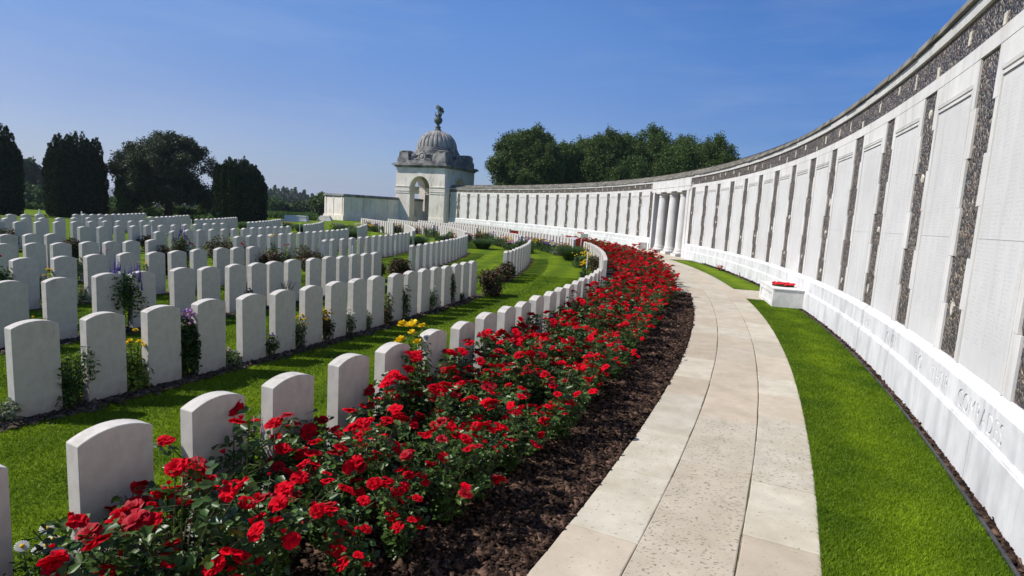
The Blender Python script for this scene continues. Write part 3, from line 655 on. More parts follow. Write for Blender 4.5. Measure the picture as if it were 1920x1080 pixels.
for (k,bl,lst) in blocks:
    for i,aTL in enumerate(lst):
        Ro=rowR(k,aTL); a=aTL+.175/Ro; d=.004
        p0=pol(a-d,rowR(k,a-d)); p1=pol(a+d,rowR(k,a+d)); t=(p1-p0).normalized()
        p=pol(a,rowR(k,a)); stones.append((k,bl,i,a,p,math.atan2(t.y,t.x),len(lst)))
def dist(s): return (s[4]-Vector((0,0,0))).length
order=sorted(range(len(stones)),key=lambda i:dist(stones[i])); keep=set(order[:296])
print('HEADSTONES',len(stones))
stuff=MB(); STONE_AT={}
for idx,(k,bl,i,a,p,ang,nn) in enumerate(stones):
    rz=ang
    if idx in keep:
        o=link(HR.choice(HS),'headstone',None,(p.x,p.y,gz(p.x,p.y)+HR.uniform(-.008,.008)),rz+HR.uniform(-.012,.012))
        o.rotation_euler=(HR.uniform(-.006,.006),HR.uniform(-.006,.006),rz+HR.uniform(-.012,.012))
        lab='white round-topped headstone, %s from the near end, %s, %s'%(ORD[i] if i<30 else 'last',rowname[k],blockname[bl])
        if bl==1 and i==0 and k==1: lab='white headstone cut off by the left edge, front row beside the rose bed'
        tag(o,lab,'headstone','headstones in curved rows'); STONE_AT[(k,bl,i)]=(a,p,ang)
    else:
        c,s_=math.cos(ang),math.sin(ang); me=HS[0]; z=gz(p.x,p.y)
        vs=[(p.x+v.co.x*c-v.co.y*s_,p.y+v.co.x*s_+v.co.y*c,z+v.co.z) for v in me.vertices]
        stuff.add(vs,[tuple(q.vertices) for q in me.polygons])
if stuff.v: tag(stuff.build('distant_headstones',MT['headstone']),'distant rows of small white headstones massed before the domed pavilion','headstones',None,'stuff')
# soil strips under the rows
b=MB()
for (k,bl,lst) in blocks:
    if k==1: 
        continue
    a0,a1=lst[0]-.006,lst[-1]+.013; n=max(4,int((a1-a0)/.0016)); sr=random.Random(k*10+bl); vs=[];fs=[]
    for j in range(n+1):
        a=a0+(a1-a0)*j/n; q=rowR(k,a); i0=.19+sr.uniform(-.05,.05); i1=.10+sr.uniform(-.05,.08)
        for r_ in (q-i0-.05,q+i1): 
            pp=pol(a,r_); vs.append((pp.x,pp.y,gz(pp.x,pp.y)-.006))
    for j in range(n): fs.append((2*j,2*j+1,2*j+3,2*j+2))
    b.add(vs,fs)
o=b.build('soil_strips',MT['soil']); o['kind']='structure'

# ---------------------------------------------------------------- domed pavilion
PF=at(831,414,68.5); PF.z=-.15      # near corner shared by the front and the side face
TH=R(25); fx=Vector((-math.cos(TH),math.sin(TH),0)); fy=Vector((math.sin(TH),math.cos(TH),0))   # along the front face, away from it
WD=6.9; pc=PF+fx*WD/2+fy*WD/2
pav=empty('domed_pavilion',(pc.x,pc.y,PF.z)); pav.rotation_euler=(0,0,-TH); tag(pav,'square pale stone pavilion with arches, ribbed dome and bronze finial','pavilion')
def arch_wall(b,wd,h,t,aw,ah,face,mat=0):
    # one face: local x across, y=-wd/2 outside, thickness t; opening width aw, crown height ah
    n=20; r=aw/2; sp=ah-r; ang=face*PI/2; cs,sn=math.cos(ang),math.sin(ang)
    def T(x,y,z): return (x*cs-y*sn,x*sn+y*cs,z)
    x0=wd/2
    arc=[(-r,0),(-r,sp)]+[(-r*math.cos(PI*i/n),sp+r*math.sin(PI*i/n)) for i in range(1,n)]+[(r,sp),(r,0)]
    # front and back sheets as vertical strips
    xs=sorted(set([-x0,x0]+[p[0] for p in arc]))
    zat={}
    for (x,z) in arc: zat[round(x,5)]=max(zat.get(round(x,5),0),z)
    for yy,fl in ((-wd/2,0),(-wd/2+t,1)):
        for i in range(len(xs)-1):
            a_,c_=xs[i],xs[i+1]; za=zat.get(round(a_,5),0) if -r<=a_<=r and c_<=r+1e-6 else 0; zc=zat.get(round(c_,5),0) if -r<=c_<=r and a_>=-r-1e-6 else 0
            if a_<-r-1e-6 or c_>r+1e-6: za=zc=0
            q=[T(a_,yy,za),T(c_,yy,zc),T(c_,yy,h),T(a_,yy,h)]
            b.add(q,[(0,1,2,3) if not fl else (3,2,1,0)],mat)
    vs=[];m_=len(arc)
    for (x,z) in arc: vs.append(T(x,-wd/2,z))
    for (x,z) in arc: vs.append(T(x,-wd/2+t,z))
    b.add(vs,[(i,i+1,m_+i+1,m_+i) for i in range(m_-1)],mat)
b=MB()
for f in range(4): arch_wall(b,WD,6.55,1.0,2.75,5.55,f)
b.box((0,0,6.45),(WD/2-.6,WD/2-.6,.08)); b.build('wall',MT['pav'],pav)
for sx in(-1,1):
    for sy in(-1,1):
        b=MB(); cx_=sx*(WD/2-.98); cy_=sy*(WD/2-.98)
        for z,h,e in ((.35,.35,1.06),(3.62,.10,1.03),(3.82,.07,1.07),(3.95,.06,1.0),(4.12,.14,1.025),(4.32,.05,1.08)): b.box((cx_,cy_,z),(e,e,h))
        b.build('pier_moulding',MT['pav'],pav)
b=MB()   # arch rings and sunk line panel
for f in range(4):
    ang=f*PI/2; cs,sn=math.cos(ang),math.sin(ang)
    for i in range(17):
        a0=PI*i/17+.01; a1=PI*(i+1)/17-.01; r0,r1=1.385,(1.72 if i!=8 else 2.0); q=[]
        for y in (-WD/2-.035,-WD/2+.02):
            for (rr_,aa) in ((r0,a0),(r1,a0),(r1,a1),(r0,a1)):
                x,z=-rr_*math.cos(aa),4.175+rr_*math.sin(aa); q.append((x*cs-y*sn,x*sn+y*cs,z))
        b.add(q,[(0,1,2,3),(7,6,5,4),(0,4,5,1),(1,5,6,2),(2,6,7,3),(3,7,4,0)])
    for (x0,x1,z0,z1) in ((-WD/2+.0,WD/2,6.0,6.06),):
        y=-WD/2-.03; q=[(x*cs-yy*sn,x*sn+yy*cs,z) for yy in (y,y+.05) for (x,z) in ((x0,z0),(x1,z0),(x1,z1),(x0,z1))]
        b.add(q,[(0,1,2,3),(0,4,5,1),(2,6,7,3)])
b.build('arch_ring',MT['pav'],pav)
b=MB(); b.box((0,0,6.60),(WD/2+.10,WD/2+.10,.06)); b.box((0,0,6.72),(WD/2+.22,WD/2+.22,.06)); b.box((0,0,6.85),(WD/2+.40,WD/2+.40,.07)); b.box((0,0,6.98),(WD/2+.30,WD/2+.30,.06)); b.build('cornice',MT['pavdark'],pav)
b=MB(); b.box((0,0,7.22),(WD/2-.05,WD/2-.05,.18)); 
for sx in(-1,1):
    for sy in(-1,1):
        cx_,cy_=sx*(WD/2-.85),sy*(WD/2-.85)
        b.box((cx_,cy_,7.55),(.80,.80,.2),taper=.96); b.box((cx_,cy_,8.0),(.68,.68,.42),taper=.93); b.lathe([(.0,8.40),(.70,8.42),(.74,8.50),(.68,8.56),(0,8.60)],(cx_,cy_,0),20)
        for dx,dy in ((sx*-1.0,0),(0,sy*-1.0)):
            b.lathe([(.42,7.4),(.44,7.9),(.36,8.1),(.2,8.22),(0,8.25)],(cx_+dx,cy_+dy,0),14)
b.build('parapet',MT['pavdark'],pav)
for f in range(4):
    ang=f*PI/2; cs,sn=math.cos(ang),math.sin(ang); b=MB(); r=random.Random(f)
    def T(x,y,z): return (x*cs-y*sn,x*sn+y*cs,z)
    for i in range(22):
        t=2*PI*i/22; b.sphere(T(.44*math.cos(t),-WD/2+.35,7.85+.42*math.sin(t)),(.14,.14,.14),7,5,0,.25,r)
    b.sphere(T(0,-WD/2+.4,7.85),(.36,.22,.38),12,8)
    for sx in (-1,1):
        for i in range(7): b.sphere(T(sx*(.55+.09*i),-WD/2+.38,7.55-.0*i+.05*math.sin(i)),(.14,.12,.16-.012*i),7,5,0,.25,r)
    b.sphere(T(0,-WD/2+.38,8.35),(.2,.16,.16),8,6,0,.2,r)
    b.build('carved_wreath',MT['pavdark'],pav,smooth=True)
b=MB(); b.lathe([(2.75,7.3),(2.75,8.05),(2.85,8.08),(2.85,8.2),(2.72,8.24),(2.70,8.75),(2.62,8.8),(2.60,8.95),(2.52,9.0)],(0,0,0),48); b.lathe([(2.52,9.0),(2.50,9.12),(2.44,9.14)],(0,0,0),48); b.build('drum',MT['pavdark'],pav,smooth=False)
b=MB(); prof=[]; 
for i in range(19):
    t=PI/2*i/18; prof.append((2.42*math.cos(t)**.92+.02,9.12+2.15*math.sin(t)))
n=26*8; vs=[];fs=[]
for (r_,z) in prof:
    for i in range(n):
        a=2*PI*i/n; ph=(i%8)/8; k=.96 if ph in (0.0,.125) or ph==.875 else 1.0; k=1-(1-k)*(1 if z<11.05 else .3); vs.append((r_*k*math.cos(a),r_*k*math.sin(a),z))
fs=[(j*n+i,j*n+(i+1)%n,(j+1)*n+(i+1)%n,(j+1)*n+i) for j in range(len(prof)-1) for i in range(n)]
b.add(vs,fs); b.build('dome',M('dome_stone',(.13,.13,.13),(.40,.385,.355),scale=1.3,rough=.9,bump=.4,bscale=6,dist=.03,ramp=(.35,.6),extra=streaks((.07,.07,.075),.7,(.5,.7),(2,2,.5))),pav)
fin=MB(); fin.lathe([(.46,11.2),(.46,11.32),(.36,11.42),(.30,11.6),(.38,11.72),(.20,11.85),(.16,12.0),(.24,12.06),(.44,12.25),(.52,12.5),(.50,12.68),(.42,12.75),(.45,12.82),(.30,12.88),(.2,12.95)],(0,0,0),20)
fo=fin.build('finial_urn',MT['bronze'],pav,smooth=True)
b=MB(); r=random.Random(9)
b.tube([(-.1,0,12.9),(-.28,0,13.1),(-.40,0,13.25),(-.36,0,13.5),(-.2,0,13.45)],[.13,.10,.07,.05,.02],7)
b.tube([(.02,0,12.85),(.12,.0,13.2),(.15,0,13.6),(.05,0,14.0),(-.18,0,14.2),(-.38,0,14.18)],[.26,.24,.26,.27,.2,.03],9)
b.tube([(-.05,.0,14.05),(-.25,.05,13.95),(-.3,.05,13.85)],[.15,.1,.03],7)
b.tube([(.1,.02,14.0),(.38,.02,13.85),(.55,0,13.55),(.52,0,13.3)],[.18,.22,.15,.03],8)
b.tube([(.15,-.1,13.5),(.34,-.15,13.2),(.33,-.1,12.95)],[.16,.15,.05],7)
b.tube([(-.1,.1,12.85),(-.14,.1,13.1),(.02,.1,13.3)],[.12,.09,.1],7)
q=b.build('crown_sculpture',MT['bronze'],fo,smooth=True); q.rotation_euler=(0,0,TH)
# ---------------------------------------------------------------- wing wall left of the pavilion
ww=empty('wing_wall',(0,0,0)); tag(ww,'lower pale stone wing wall running left from the pavilion with panelled sides','wall')
c0=at(644,400,66); c1=at(742,400,71); c2=at(608,400,69)
d1=(Vector((c1.x,c1.y,0))-Vector((c0.x,c0.y,0))); d2=(Vector((c2.x,c2.y,0))-Vector((c0.x,c0.y,0)))
ww.location=(c0.x,c0.y,gz(c0.x,c0.y)-.2); L1=d1.length+4; a1_=math.atan2(d1.y,d1.x); L2=4.4
b=MB(); 
def wbox(l0,l1,w0,w1,z0,z1,bb,mat=0):    # along d1, across towards d2
    u1=d1.normalized(); u2=Vector((-u1.y,u1.x,0)); u2=u2 if u2.dot(d2)>0 else -u2
    q=[u1*l+u2*w+Vector((0,0,z)) for z in (z0,z1) for (l,w) in ((l0,w0),(l1,w0),(l1,w1),(l0,w1))]
    bb.add(q,[(3,2,1,0),(4,5,6,7),(0,1,5,4),(1,2,6,5),(2,3,7,6),(3,0,4,7)],mat)
wbox(0,L1,0,L2,0,2.85,b); b.build('wall_body',MT['pav'],ww)
b=MB(); wbox(-.12,L1,-.12,L2+.1,0,.75,b); b.build('wall_plinth',MT['pav'],ww)
b=MB(); wbox(-.07,L1,-.07,L2+.07,2.85,2.93,b); wbox(-.14,L1,-.14,L2+.14,2.93,3.02,b); wbox(-.05,L1,-.05,L2+.05,3.02,3.16,b); b.build('wall_coping',MT['pavdark'],ww)
b=MB(); k=.95
while k<L1-1: wbox(k,k+.16,-.05,.02,.75,2.85,b); k+=1.6
wbox(-.05,.02,L2*.06,L2*.12,.75,2.85,b); wbox(-.05,.02,L2*.5,L2*.54,.75,2.85,b); wbox(-.05,.02,L2*.9,L2*.95,.75,2.85,b); b.build('wall_pilasters',MT['pav'],ww)
# low altar-like stone on the lawn
p=at(555,418,52); al=empty('stone_altar',(p.x,p.y,gz(p.x,p.y)-.02)); tag(al,'low white altar-shaped stone on a step, on the lawn left of the wing wall','stone altar')
b=MB(); b.box((0,0,.06),(1.12,.5,.07)); b.build('step',MT['pav'],al); b=MB(); b.box((.03,0,.33),(.98,.3,.2)); b.build('altar_block',MT['tablet'],al,bevel=.01)
p=at(610,415,60); b=MB(); b.box((0,0,.25),(.75,.4,.25),taper=.6); tag(b.build('stone_block',MT['pav'],loc=(p.x,p.y,gz(p.x,p.y))),'low sloping pale stone block against the end of the wing wall','stone block')
# ---------------------------------------------------------------- trees
def tree(name,label,base,lobes,n,ls,mts,trunk_h,tr,seed,group=None,vert=0,shell=.35,limbs=5):
    rg=np.random.default_rng(seed); t=empty(name,base); tag(t,label,'tree',group)
    b=MB(); tp=[(0,0,-.6)]; r=random.Random(seed)
    for i in range(1,6): tp.append((r.uniform(-.08,.08)*i*tr,r.uniform(-.08,.08)*i*tr,trunk_h*i/5))
    b.tube(tp,[tr*1.35,tr,tr*.9,tr*.75,tr*.55,tr*.35],8)
    for i in range(limbs):
        l=lobes[i%len(lobes)]; z0=trunk_h*(.3+.6*r.random()); st=Vector((0,0,z0)); en=Vector(l[:3]); b.tube([st,(st+en)/2+Vector((0,0,-.2)),en],[tr*.4,tr*.25,tr*.08],6)
    b.build('trunk',MT['bark'],t)
    vol=np.array([(l[3]*l[4]*l[5])**(2/3) for l in lobes]); pr=vol/vol.sum(); which=rg.choice(len(lobes),n,p=pr); Lb=np.array(lobes)[which]
    d=rg.normal(size=(n,3)); d/=np.linalg.norm(d,axis=1,keepdims=True); rad=1-np.abs(rg.normal(size=(n,1)))*shell; rad=np.clip(rad,0,1.0)+rg.normal(size=(n,1))*.03
    # clumping: bumpy shell
    f=5.0; bump=1+.10*np.sin(d[:,0:1]*f+which[:,None]*1.7)*np.sin(d[:,1:2]*f*1.3+which[:,None])*np.cos(d[:,2:3]*f)+.06*np.sin(d[:,0:1]*13+which[:,None])*np.sin(d[:,2:3]*11)
    C=Lb[:,:3]+d*Lb[:,3:6]*rad*bump
    # leaves drawn together in small sprays
    spray=rg.integers(0,max(1,n//9),n); off=rg.normal(size=(n//9+1,3))*ls*1.2; C=C+off[spray]
    u=rg.normal(size=(n,3)); 
    if vert: u[:,2]=np.abs(u[:,2])*vert+vert
    u/=np.linalg.norm(u,axis=1,keepdims=True); w=np.cross(u,rg.normal(size=(n,3))); w/=np.linalg.norm(w,axis=1,keepdims=True)
    s=ls*rg.uniform(.6,1.4,size=(n,1)); asp=.55 if not vert else .4
    V=np.empty((n,4,3)); V[:,0]=C-u*s; V[:,1]=C+w*s*asp; V[:,2]=C+u*s; V[:,3]=C-w*s*asp
    F=np.arange(n*4).reshape(n,4); tone=np.repeat(np.clip(rg.normal(.5,.25,n),0,1),4)
    link(soup('crown',V.reshape(-1,3),F,mts,rg.integers(0,len(mts),n),rand=tone),'crown',t)
    return t
def yew(name,label,u0,u1,v0,v1,Y,seed,n=60000,prof=None):
    pl=at(u0,v1,Y); pr_=at(u1,v1,Y); pt=at((u0+u1)/2,v0,Y); hw=(pr_.x-pl.x)/2; base=Vector(((pl.x+pr_.x)/2,Y,gz((pl.x+pr_.x)/2,Y)-.05)); H=pt.z-base.z; r=random.Random(seed); rg=np.random.default_rng(seed)
    t=empty(name,base); tag(t,label,'tree','dark trees behind the graves'); b=MB(); b.tube([(0,0,-.6),(0,0,H*.3),(0,0,H*.6)],[.4,.32,.12],8); b.build('trunk',MT['bark'],t)
    K=95; cols=[]
    for i in range(K):
        q=math.sqrt((i+.5)/K); a=i*2.39996; x=q*hw*.76*math.cos(a); y=q*hw*.8*math.sin(a); e=np.interp(x/hw/.8,[p[0] for p in prof],[p[1] for p in prof])
        cols.append((x,y,H*e*(1-.30*max(0,abs(y)/hw-.2)**1.5)*r.uniform(.86,1.03),hw*r.uniform(.10,.16),q))
    cols=np.array(cols); w_=cols[:,2]*cols[:,3]*(cols[:,4]**2+.12); which=rg.choice(K,n,p=w_/w_.sum()); c=cols[which]; tt=rg.random(n)**.85; rad=c[:,3]*np.sqrt(np.clip(1-tt**3.2,0,1))*(1+.18*np.sin(tt*26+which)); th=rg.uniform(0,2*PI,n)
    lean=1+.10*tt; C=np.stack([c[:,0]*lean+rad*np.cos(th),c[:,1]*lean+rad*np.sin(th),tt*c[:,2]],1)+rg.normal(size=(n,3))*.03
    u=np.stack([np.cos(th)*.45,np.sin(th)*.45,np.ones(n)],1)+rg.normal(size=(n,3))*.35; u/=np.linalg.norm(u,axis=1,keepdims=True); w=np.cross(u,rg.normal(size=(n,3))); w/=np.linalg.norm(w,axis=1,keepdims=True); s=rg.uniform(.06,.15,(n,1))
    V=np.stack([C-u*s,C+w*s*.45,C+u*s,C-w*s*.45],1).reshape(-1,3)
    link(soup('crown',V,np.arange(n*4).reshape(n,4),[MT['t_yew']],rand=np.repeat(np.clip(rg.normal(.5,.25,n),0,1),4)),'crown',t)
yew('yew_tree','very dark tall yew cut off by the left edge of the picture',-75,38,225,412,44,1,prof=[(-1,.6),(-.4,.95),(.3,1.0),(.55,.86),(.7,.66),(1,.60)])
yew('yew_tree','broad dark flat-topped yew standing second from the left edge',92,198,249,412,50,2,prof=[(-1,.66),(-.75,.78),(-.45,.95),(0,1),(.42,1.0),(.62,.80),(.8,.60),(1,.52)])
yew('yew_tree','dark rounded yew just right of the big round-crowned tree',401,504,297,414,52,3,prof=[(-1,.84),(-.6,.93),(-.2,1),(.2,1),(.55,.86),(.8,.68),(1,.45)])
def crown_tree(name,label,u0,u1,v0,v1,Y,seed,n,ls,mts,group,lob=16,rows=3,tr=.28,sq=1.0,shell=.32):
    pl=at(u0,v1,Y); pr_=at(u1,v1,Y); pt=at((u0+u1)/2,v0,Y); hw=(pr_.x-pl.x)/2; z0=gz((pl.x+pr_.x)/2,Y)-.05; base=Vector(((pl.x+pr_.x)/2,Y,z0)); H=pt.z-z0; r=random.Random(seed); lobes=[(0,0,H*.52,hw*.62,hw*.6,H*.38)]
    for i in range(lob):
        t=r.uniform(-.75,1.25); a=r.uniform(0,2*PI); q=hw*.66*max(.15,math.cos(min(1.3,abs(t))*.95))*r.uniform(.8,1.1); s=r.uniform(.26,.40)
        z=H*(.50+.33*math.sin(t)*sq); lobes.append((q*math.cos(a),q*math.sin(a)*.9,z,hw*s,hw*s,H*s*.42))
    for i in range(lob*2):
        t=r.uniform(-.9,1.5); a=r.uniform(0,2*PI); q=hw*.93*max(.1,math.cos(min(1.45,abs(t))*.98)); s=r.uniform(.09,.18)
        lobes.append((q*math.cos(a),q*math.sin(a)*.9,H*(.48+.43*math.sin(t)*sq*r.uniform(.9,1.12)),hw*s,hw*s,H*s*r.uniform(.3,.6)))
    return tree(name,label,base,lobes,n,ls,mts,H*.5,tr,seed,group,shell=shell,limbs=9)
G1='dark trees behind the graves'
crown_tree('round_tree','large round-crowned dark broadleaf tree between two yews',224,410,246,452,54,11,120000,.085,[MT['t_round']],G1,26,tr=.35,shell=.42)
crown_tree('small_tree','smaller lighter green tree at the left foot of the round-crowned tree',219,252,322,415,51,12,14000,.07,[MT['t_light'],MT['t_wall2']],G1,8,tr=.1)
crown_tree('distant_tree','hazy round distant tree between the two left-hand yews',26,80,300,402,120,13,7000,.42,[MT['t_far']],'distant trees on the left',12,tr=.4)
crown_tree('distant_tree','low bushy distant tree in front of the hazy round one, by the second yew',42,104,352,415,90,14,6000,.3,[MT['t_far'],MT['t_wall2']],'distant trees on the left',10,tr=.3)
crown_tree('distant_tree','low green bushy tree seen through the gap right of the second yew',196,232,376,412,80,15,4000,.22,[MT['t_wall2']],'distant trees on the left',8,tr=.2)
crown_tree('distant_tree','round pale green bush-like tree in front of the far wood, left of the wing wall',546,590,377,412,120,16,6000,.25,[MT['t_far'],MT['t_light']],'trees before the far wood',9,tr=.2)
crown_tree('distant_tree','dark green tree touching the left end of the wing wall',578,622,366,412,110,17,6000,.28,[MT['t_wall']],'trees before the far wood',9,tr=.2)
crown_tree('distant_tree','green tree before the far wood, right beside the third yew',496,545,374,414,115,18,6000,.28,[MT['t_wall2'],MT['t_far']],'trees before the far wood',9,tr=.2)
G2='tall trees behind the memorial wall'
for i,(u0,u1,v0,v1,Y,n,lab) in enumerate(((918,1046,232,415,74,38000,'leftmost and tallest dense tree rising behind the memorial wall'),(1050,1130,250,412,79,18000,'farther grey-green tree filling the gap right of the tallest tree'),(1140,1205,246,408,80,15000,'farther tree filling the gap left of the spiky-topped tree'),(1240,1320,250,402,80,17000,'farther tree behind the dark right-hand trees of the clump'),(1010,1110,268,415,78,20000,'low bushy tree behind the wall, second of its clump from the left'),(1075,1180,240,410,76,24000,'green leafy tree behind the wall, middle of the clump'),
    (1165,1262,235,405,79,24000,'spiky-topped tree behind the wall, right of the middle of the clump'),(1225,1312,255,400,77,20000,'dark tree behind the wall, second from the right end of the clump'),(1280,1372,252,398,75,20000,'rightmost tree behind the wall, sloping down to the coping'),(1120,1215,285,405,74,14000,'low tree filling the front of the clump above the coping'),(1020,1085,262,410,76,14000,'slim darker tree between the tallest tree and the middle of the clump'),(1228,1300,262,402,75,14000,'low dark tree before the gap at the right of the clump'),(1325,1392,288,398,74,9000,'small last tree beyond the right end of the clump'))):
    crown_tree('wall_tree',lab,u0-14,u1+14,v0,v1,Y,40+i,int(n*2.6),.115,[MT['t_wall'],MT['t_wall2']] if i not in (0,4,5,7,8) else [MT['t_wall']],G2,30,tr=.3,shell=.4)
# far wood: one mass
rg=np.random.default_rng(77); n=26000; xs_=rg.uniform(0,1,n); Y=360+rg.uniform(-12,25,n)
uu=-60+xs_*690; top=np.interp(uu,[-60,0,90,210,330,430,505,550,585,607,630],[372,368,362,388,385,362,354,357,368,394,398])+4*np.sin(uu*.35)+3*np.sin(uu*.8+1)
P_=[];
for i in range(n):
    tp=at(uu[i],top[i],Y[i]); gzv=gz(tp.x,Y[i])-1; P_.append((tp.x,Y[i],gzv+(tp.z-gzv)*(1-rg.random()**1.5)))
C=np.array(P_); u=rg.normal(size=(n,3)); u/=np.linalg.norm(u,axis=1,keepdims=True); w=np.cross(u,rg.normal(size=(n,3))); w/=np.linalg.norm(w,axis=1,keepdims=True); s=rg.uniform(.6,1.3,(n,1))
V=np.stack([C-u*s,C+w*s*.7,C+u*s,C-w*s*.7],1).reshape(-1,3)
tag(link(soup('far_wood',V,np.arange(n*4).reshape(n,4),[MT['t_far']],rand=np.repeat(rg.uniform(0,1,n),4)),'far_wood'),'distant belt of woodland on the left horizon','woodland',None,'stuff')
rg=np.random.default_rng(78); n=30000; xs_=rg.uniform(0,1,n); Y=66+rg.uniform(-1.5,3,n); uu=-40+xs_*450; top=388+4*np.sin(uu*.11)+3*np.sin(uu*.37)-8*np.exp(-((uu-60)/40)**2); C=np.empty((n,3))
for i in range(n):
    tp=at(uu[i],top[i],Y[i]); g0=gz(tp.x,Y[i])-.1; C[i]=(tp.x,Y[i],g0+(tp.z-g0)*(1-rg.random()**1.4))
u=rg.normal(size=(n,3)); u/=np.linalg.norm(u,axis=1,keepdims=True); w=np.cross(u,rg.normal(size=(n,3))); w/=np.linalg.norm(w,axis=1,keepdims=True); s=rg.uniform(.09,.2,(n,1))
V=np.stack([C-u*s,C+w*s*.6,C+u*s,C-w*s*.6],1).reshape(-1,3)
tag(link(soup('hedge',V,np.arange(n*4).reshape(n,4),[MT['t_wall']],rand=np.repeat(rg.uniform(0,1,n),4)),'hedge'),'long dark green hedge behind the left-hand trees','hedge')
# hills
b=MB(); vs=[];fs=[]; na=60
for j,(yy,zz) in enumerate(((2600,-45),(3200,-12),(3900,-45))):
    for i in range(na+1):
        x=-3500+5000*i/na; vs.append((x,yy,(zz+14*math.sin(i*.5)+8*math.sin(i*1.3)) if j==1 else -60))
for j in range(2):
    for i in range(na): k=j*(na+1)+i; fs.append((k,k+1,k+na+2,k+na+1))
b.add(vs,fs); o=b.build('hills',MT['t_far'],smooth=True); o['kind']='structure'
# crop field beyond the graves
rg=np.random.default_rng(5); n=30000; Yy=rg.uniform(58,80,n); X=(rg.uniform(330,596,n)-960)/CF*Yy*1.02; Z=np.array([gz(x,y) for x,y in zip(X,Yy)])+rg.uniform(0,.42,n); C=np.stack([X,Yy,Z],1)
u=rg.normal(size=(n,3)); u[:,2]=np.abs(u[:,2])+.6; u/=np.linalg.norm(u,axis=1,keepdims=True); w=np.cross(u,rg.normal(size=(n,3))); w/=np.linalg.norm(w,axis=1,keepdims=True); s=rg.uniform(.08,.2,(n,1))
V=np.stack([C-u*s,C+w*s*.5,C+u*s,C-w*s*.5],1).reshape(-1,3)
tag(link(soup('crop_plants',V,np.arange(n*4).reshape(n,4),[MT['f_green']],rand=np.repeat(rg.uniform(0,1,n),4)),'crop_plants'),'green field crop growing beyond the graves between the dark trees','crop',None,'stuff')
# ---------------------------------------------------------------- grass blades
def blades(name,n,fn,seed,h=(.014,.03),w=.0016,lean=.5):
    rg=np.random.default_rng(seed); P=fn(rg,n); n=len(P); ang=rg.uniform(0,2*PI,n); hh=rg.uniform(h[0],h[1],n); l=rg.normal(size=(n,2))*lean*hh[:,None]
    d=np.hypot(P[:,0],P[:,1]); ww=w*(1+d*.22); dx=np.cos(ang)*ww; dy=np.sin(ang)*ww
    V=np.empty((n,3,3)); V[:,0]=P+np.stack([dx,dy,0*dx],1); V[:,1]=P-np.stack([dx,dy,0*dx],1); V[:,2]=P+np.stack([l[:,0],l[:,1],hh],1)
    me=soup(name,V.reshape(-1,3),np.arange(n*3).reshape(n,3),[MT['blade']],rand=np.repeat(rg.uniform(0,1,n),3))
    tag(link(me,name),'short mown green grass of the cemetery lawns','grass',None,'stuff')
def pts(a,r,z): return np.stack([CCX+r*np.cos(a),CCY+r*np.sin(a),z],1)
def fv(rg,n):
    t=rg.random(n)**1.9; a=-.505+t*.31; r=RPR-.008+rg.random(n)*(59.03-RPR+.008); ok=~((a>-.2343)&(a<-.196)); return pts(a[ok],r[ok],np.full(ok.sum(),.014))
blades('verge_grass',330000,fv,1)
def fl(rg,n):
    t=rg.random(n)**1.7; a=-.50+t*.30; k=rg.integers(1,4,n); ra=np.empty(n); rb=np.empty(n)
    for kk in (1,2,3):
        m_=k==kk; r1=np.array([rowR(kk,x) for x in a[m_]]); r2=np.array([rowR(kk+1,x) for x in a[m_]]); ra[m_]=r1-.22; rb[m_]=r2+.13
    r=rb+(ra-rb)*rg.random(n); return pts(a,r,np.full(n,-.012))
blades('lawn_grass',380000,fl,2)
def fe(rg,n):  # overhanging fringe at the paving edge
    a=-.52+rg.random(n)**1.5*.31; r=RPR+.002+np.abs(rg.normal(size=n))*.012; ok=~((a>-.2343)&(a<-.196)); return pts(a[ok],r[ok],np.full(ok.sum(),.012))
blades('edge_grass',26000,fe,3,h=(.018,.034),lean=.6)
# ---------------------------------------------------------------- bark chips
def chips(name,n,fn,seed,label,mt='chip',cat='bark mulch'):
    rg=np.random.default_rng(seed); P=fn(rg,n); n=len(P); s=rg.uniform(.008,.026,n)*(1+.10*np.hypot(P[:,0],P[:,1])); an=rg.uniform(0,2*PI,n); asp=rg.uniform(.3,.7,n)
    ux=np.stack([np.cos(an),np.sin(an),rg.normal(size=n)*.35],1); wx=np.stack([-np.sin(an),np.cos(an),rg.normal(size=n)*.4],1); up=np.cross(ux,wx); th=rg.uniform(.002,.006,n)
    V=np.empty((n,8,3)); ks=[(-1,-1),(1,-.8),(.8,1),(-.9,.9)]
    for i,(p,q) in enumerate(ks):
        b0=P+ux*(s*p)[:,None]+wx*(s*asp*q)[:,None]; V[:,i]=b0; V[:,4+i]=b0+up*th[:,None]
    base=np.array([[4,5,6,7],[0,1,5,4],[1,2,6,5],[2,3,7,6],[3,0,4,7]]); F=(np.arange(n)[:,None,None]*8+base[None]).reshape(-1,4)
    tag(link(soup(name,V.reshape(-1,3),F,[MT[mt]],rand=np.repeat(rg.uniform(0,1,n)**1.6,8)),name),label,cat,None,'stuff')
def fm(rg,n):
    a=-.53+rg.random(n)**1.6*.30; r1=np.array([rowR(1,x) for x in a])-.2; r=r1+(RPL-.01-r1)*rg.random(n)**.55; return pts(a,r,rg.random(n)*.018)
chips('bark_chips',52000,fm,4,'brown bark chips covering the rose bed')
def fm2(rg,n):
    a=-.53+rg.random(n)**1.4*.5; r=59.05+rg.random(n)*.085; return pts(a,r,rg.random(n)*.02+.004)
chips('wall_foot_chips',9000,fm2,5,'brown bark chips in the narrow strip at the foot of the memorial wall')
def fs_(rg,n):
    a=-.475+rg.random(n)**1.4*.17; k=rg.integers(2,4,n); q=np.array([rowR(int(kk),x) for kk,x in zip(k,a)]); r=q-.02+rg.normal(size=n)*.085; return pts(a,r,rg.random(n)*.008-.004)
chips('soil_clods',9000,fs_,6,'crumbs of bare earth at the feet of the headstone rows',mt='clod',cat='soil')
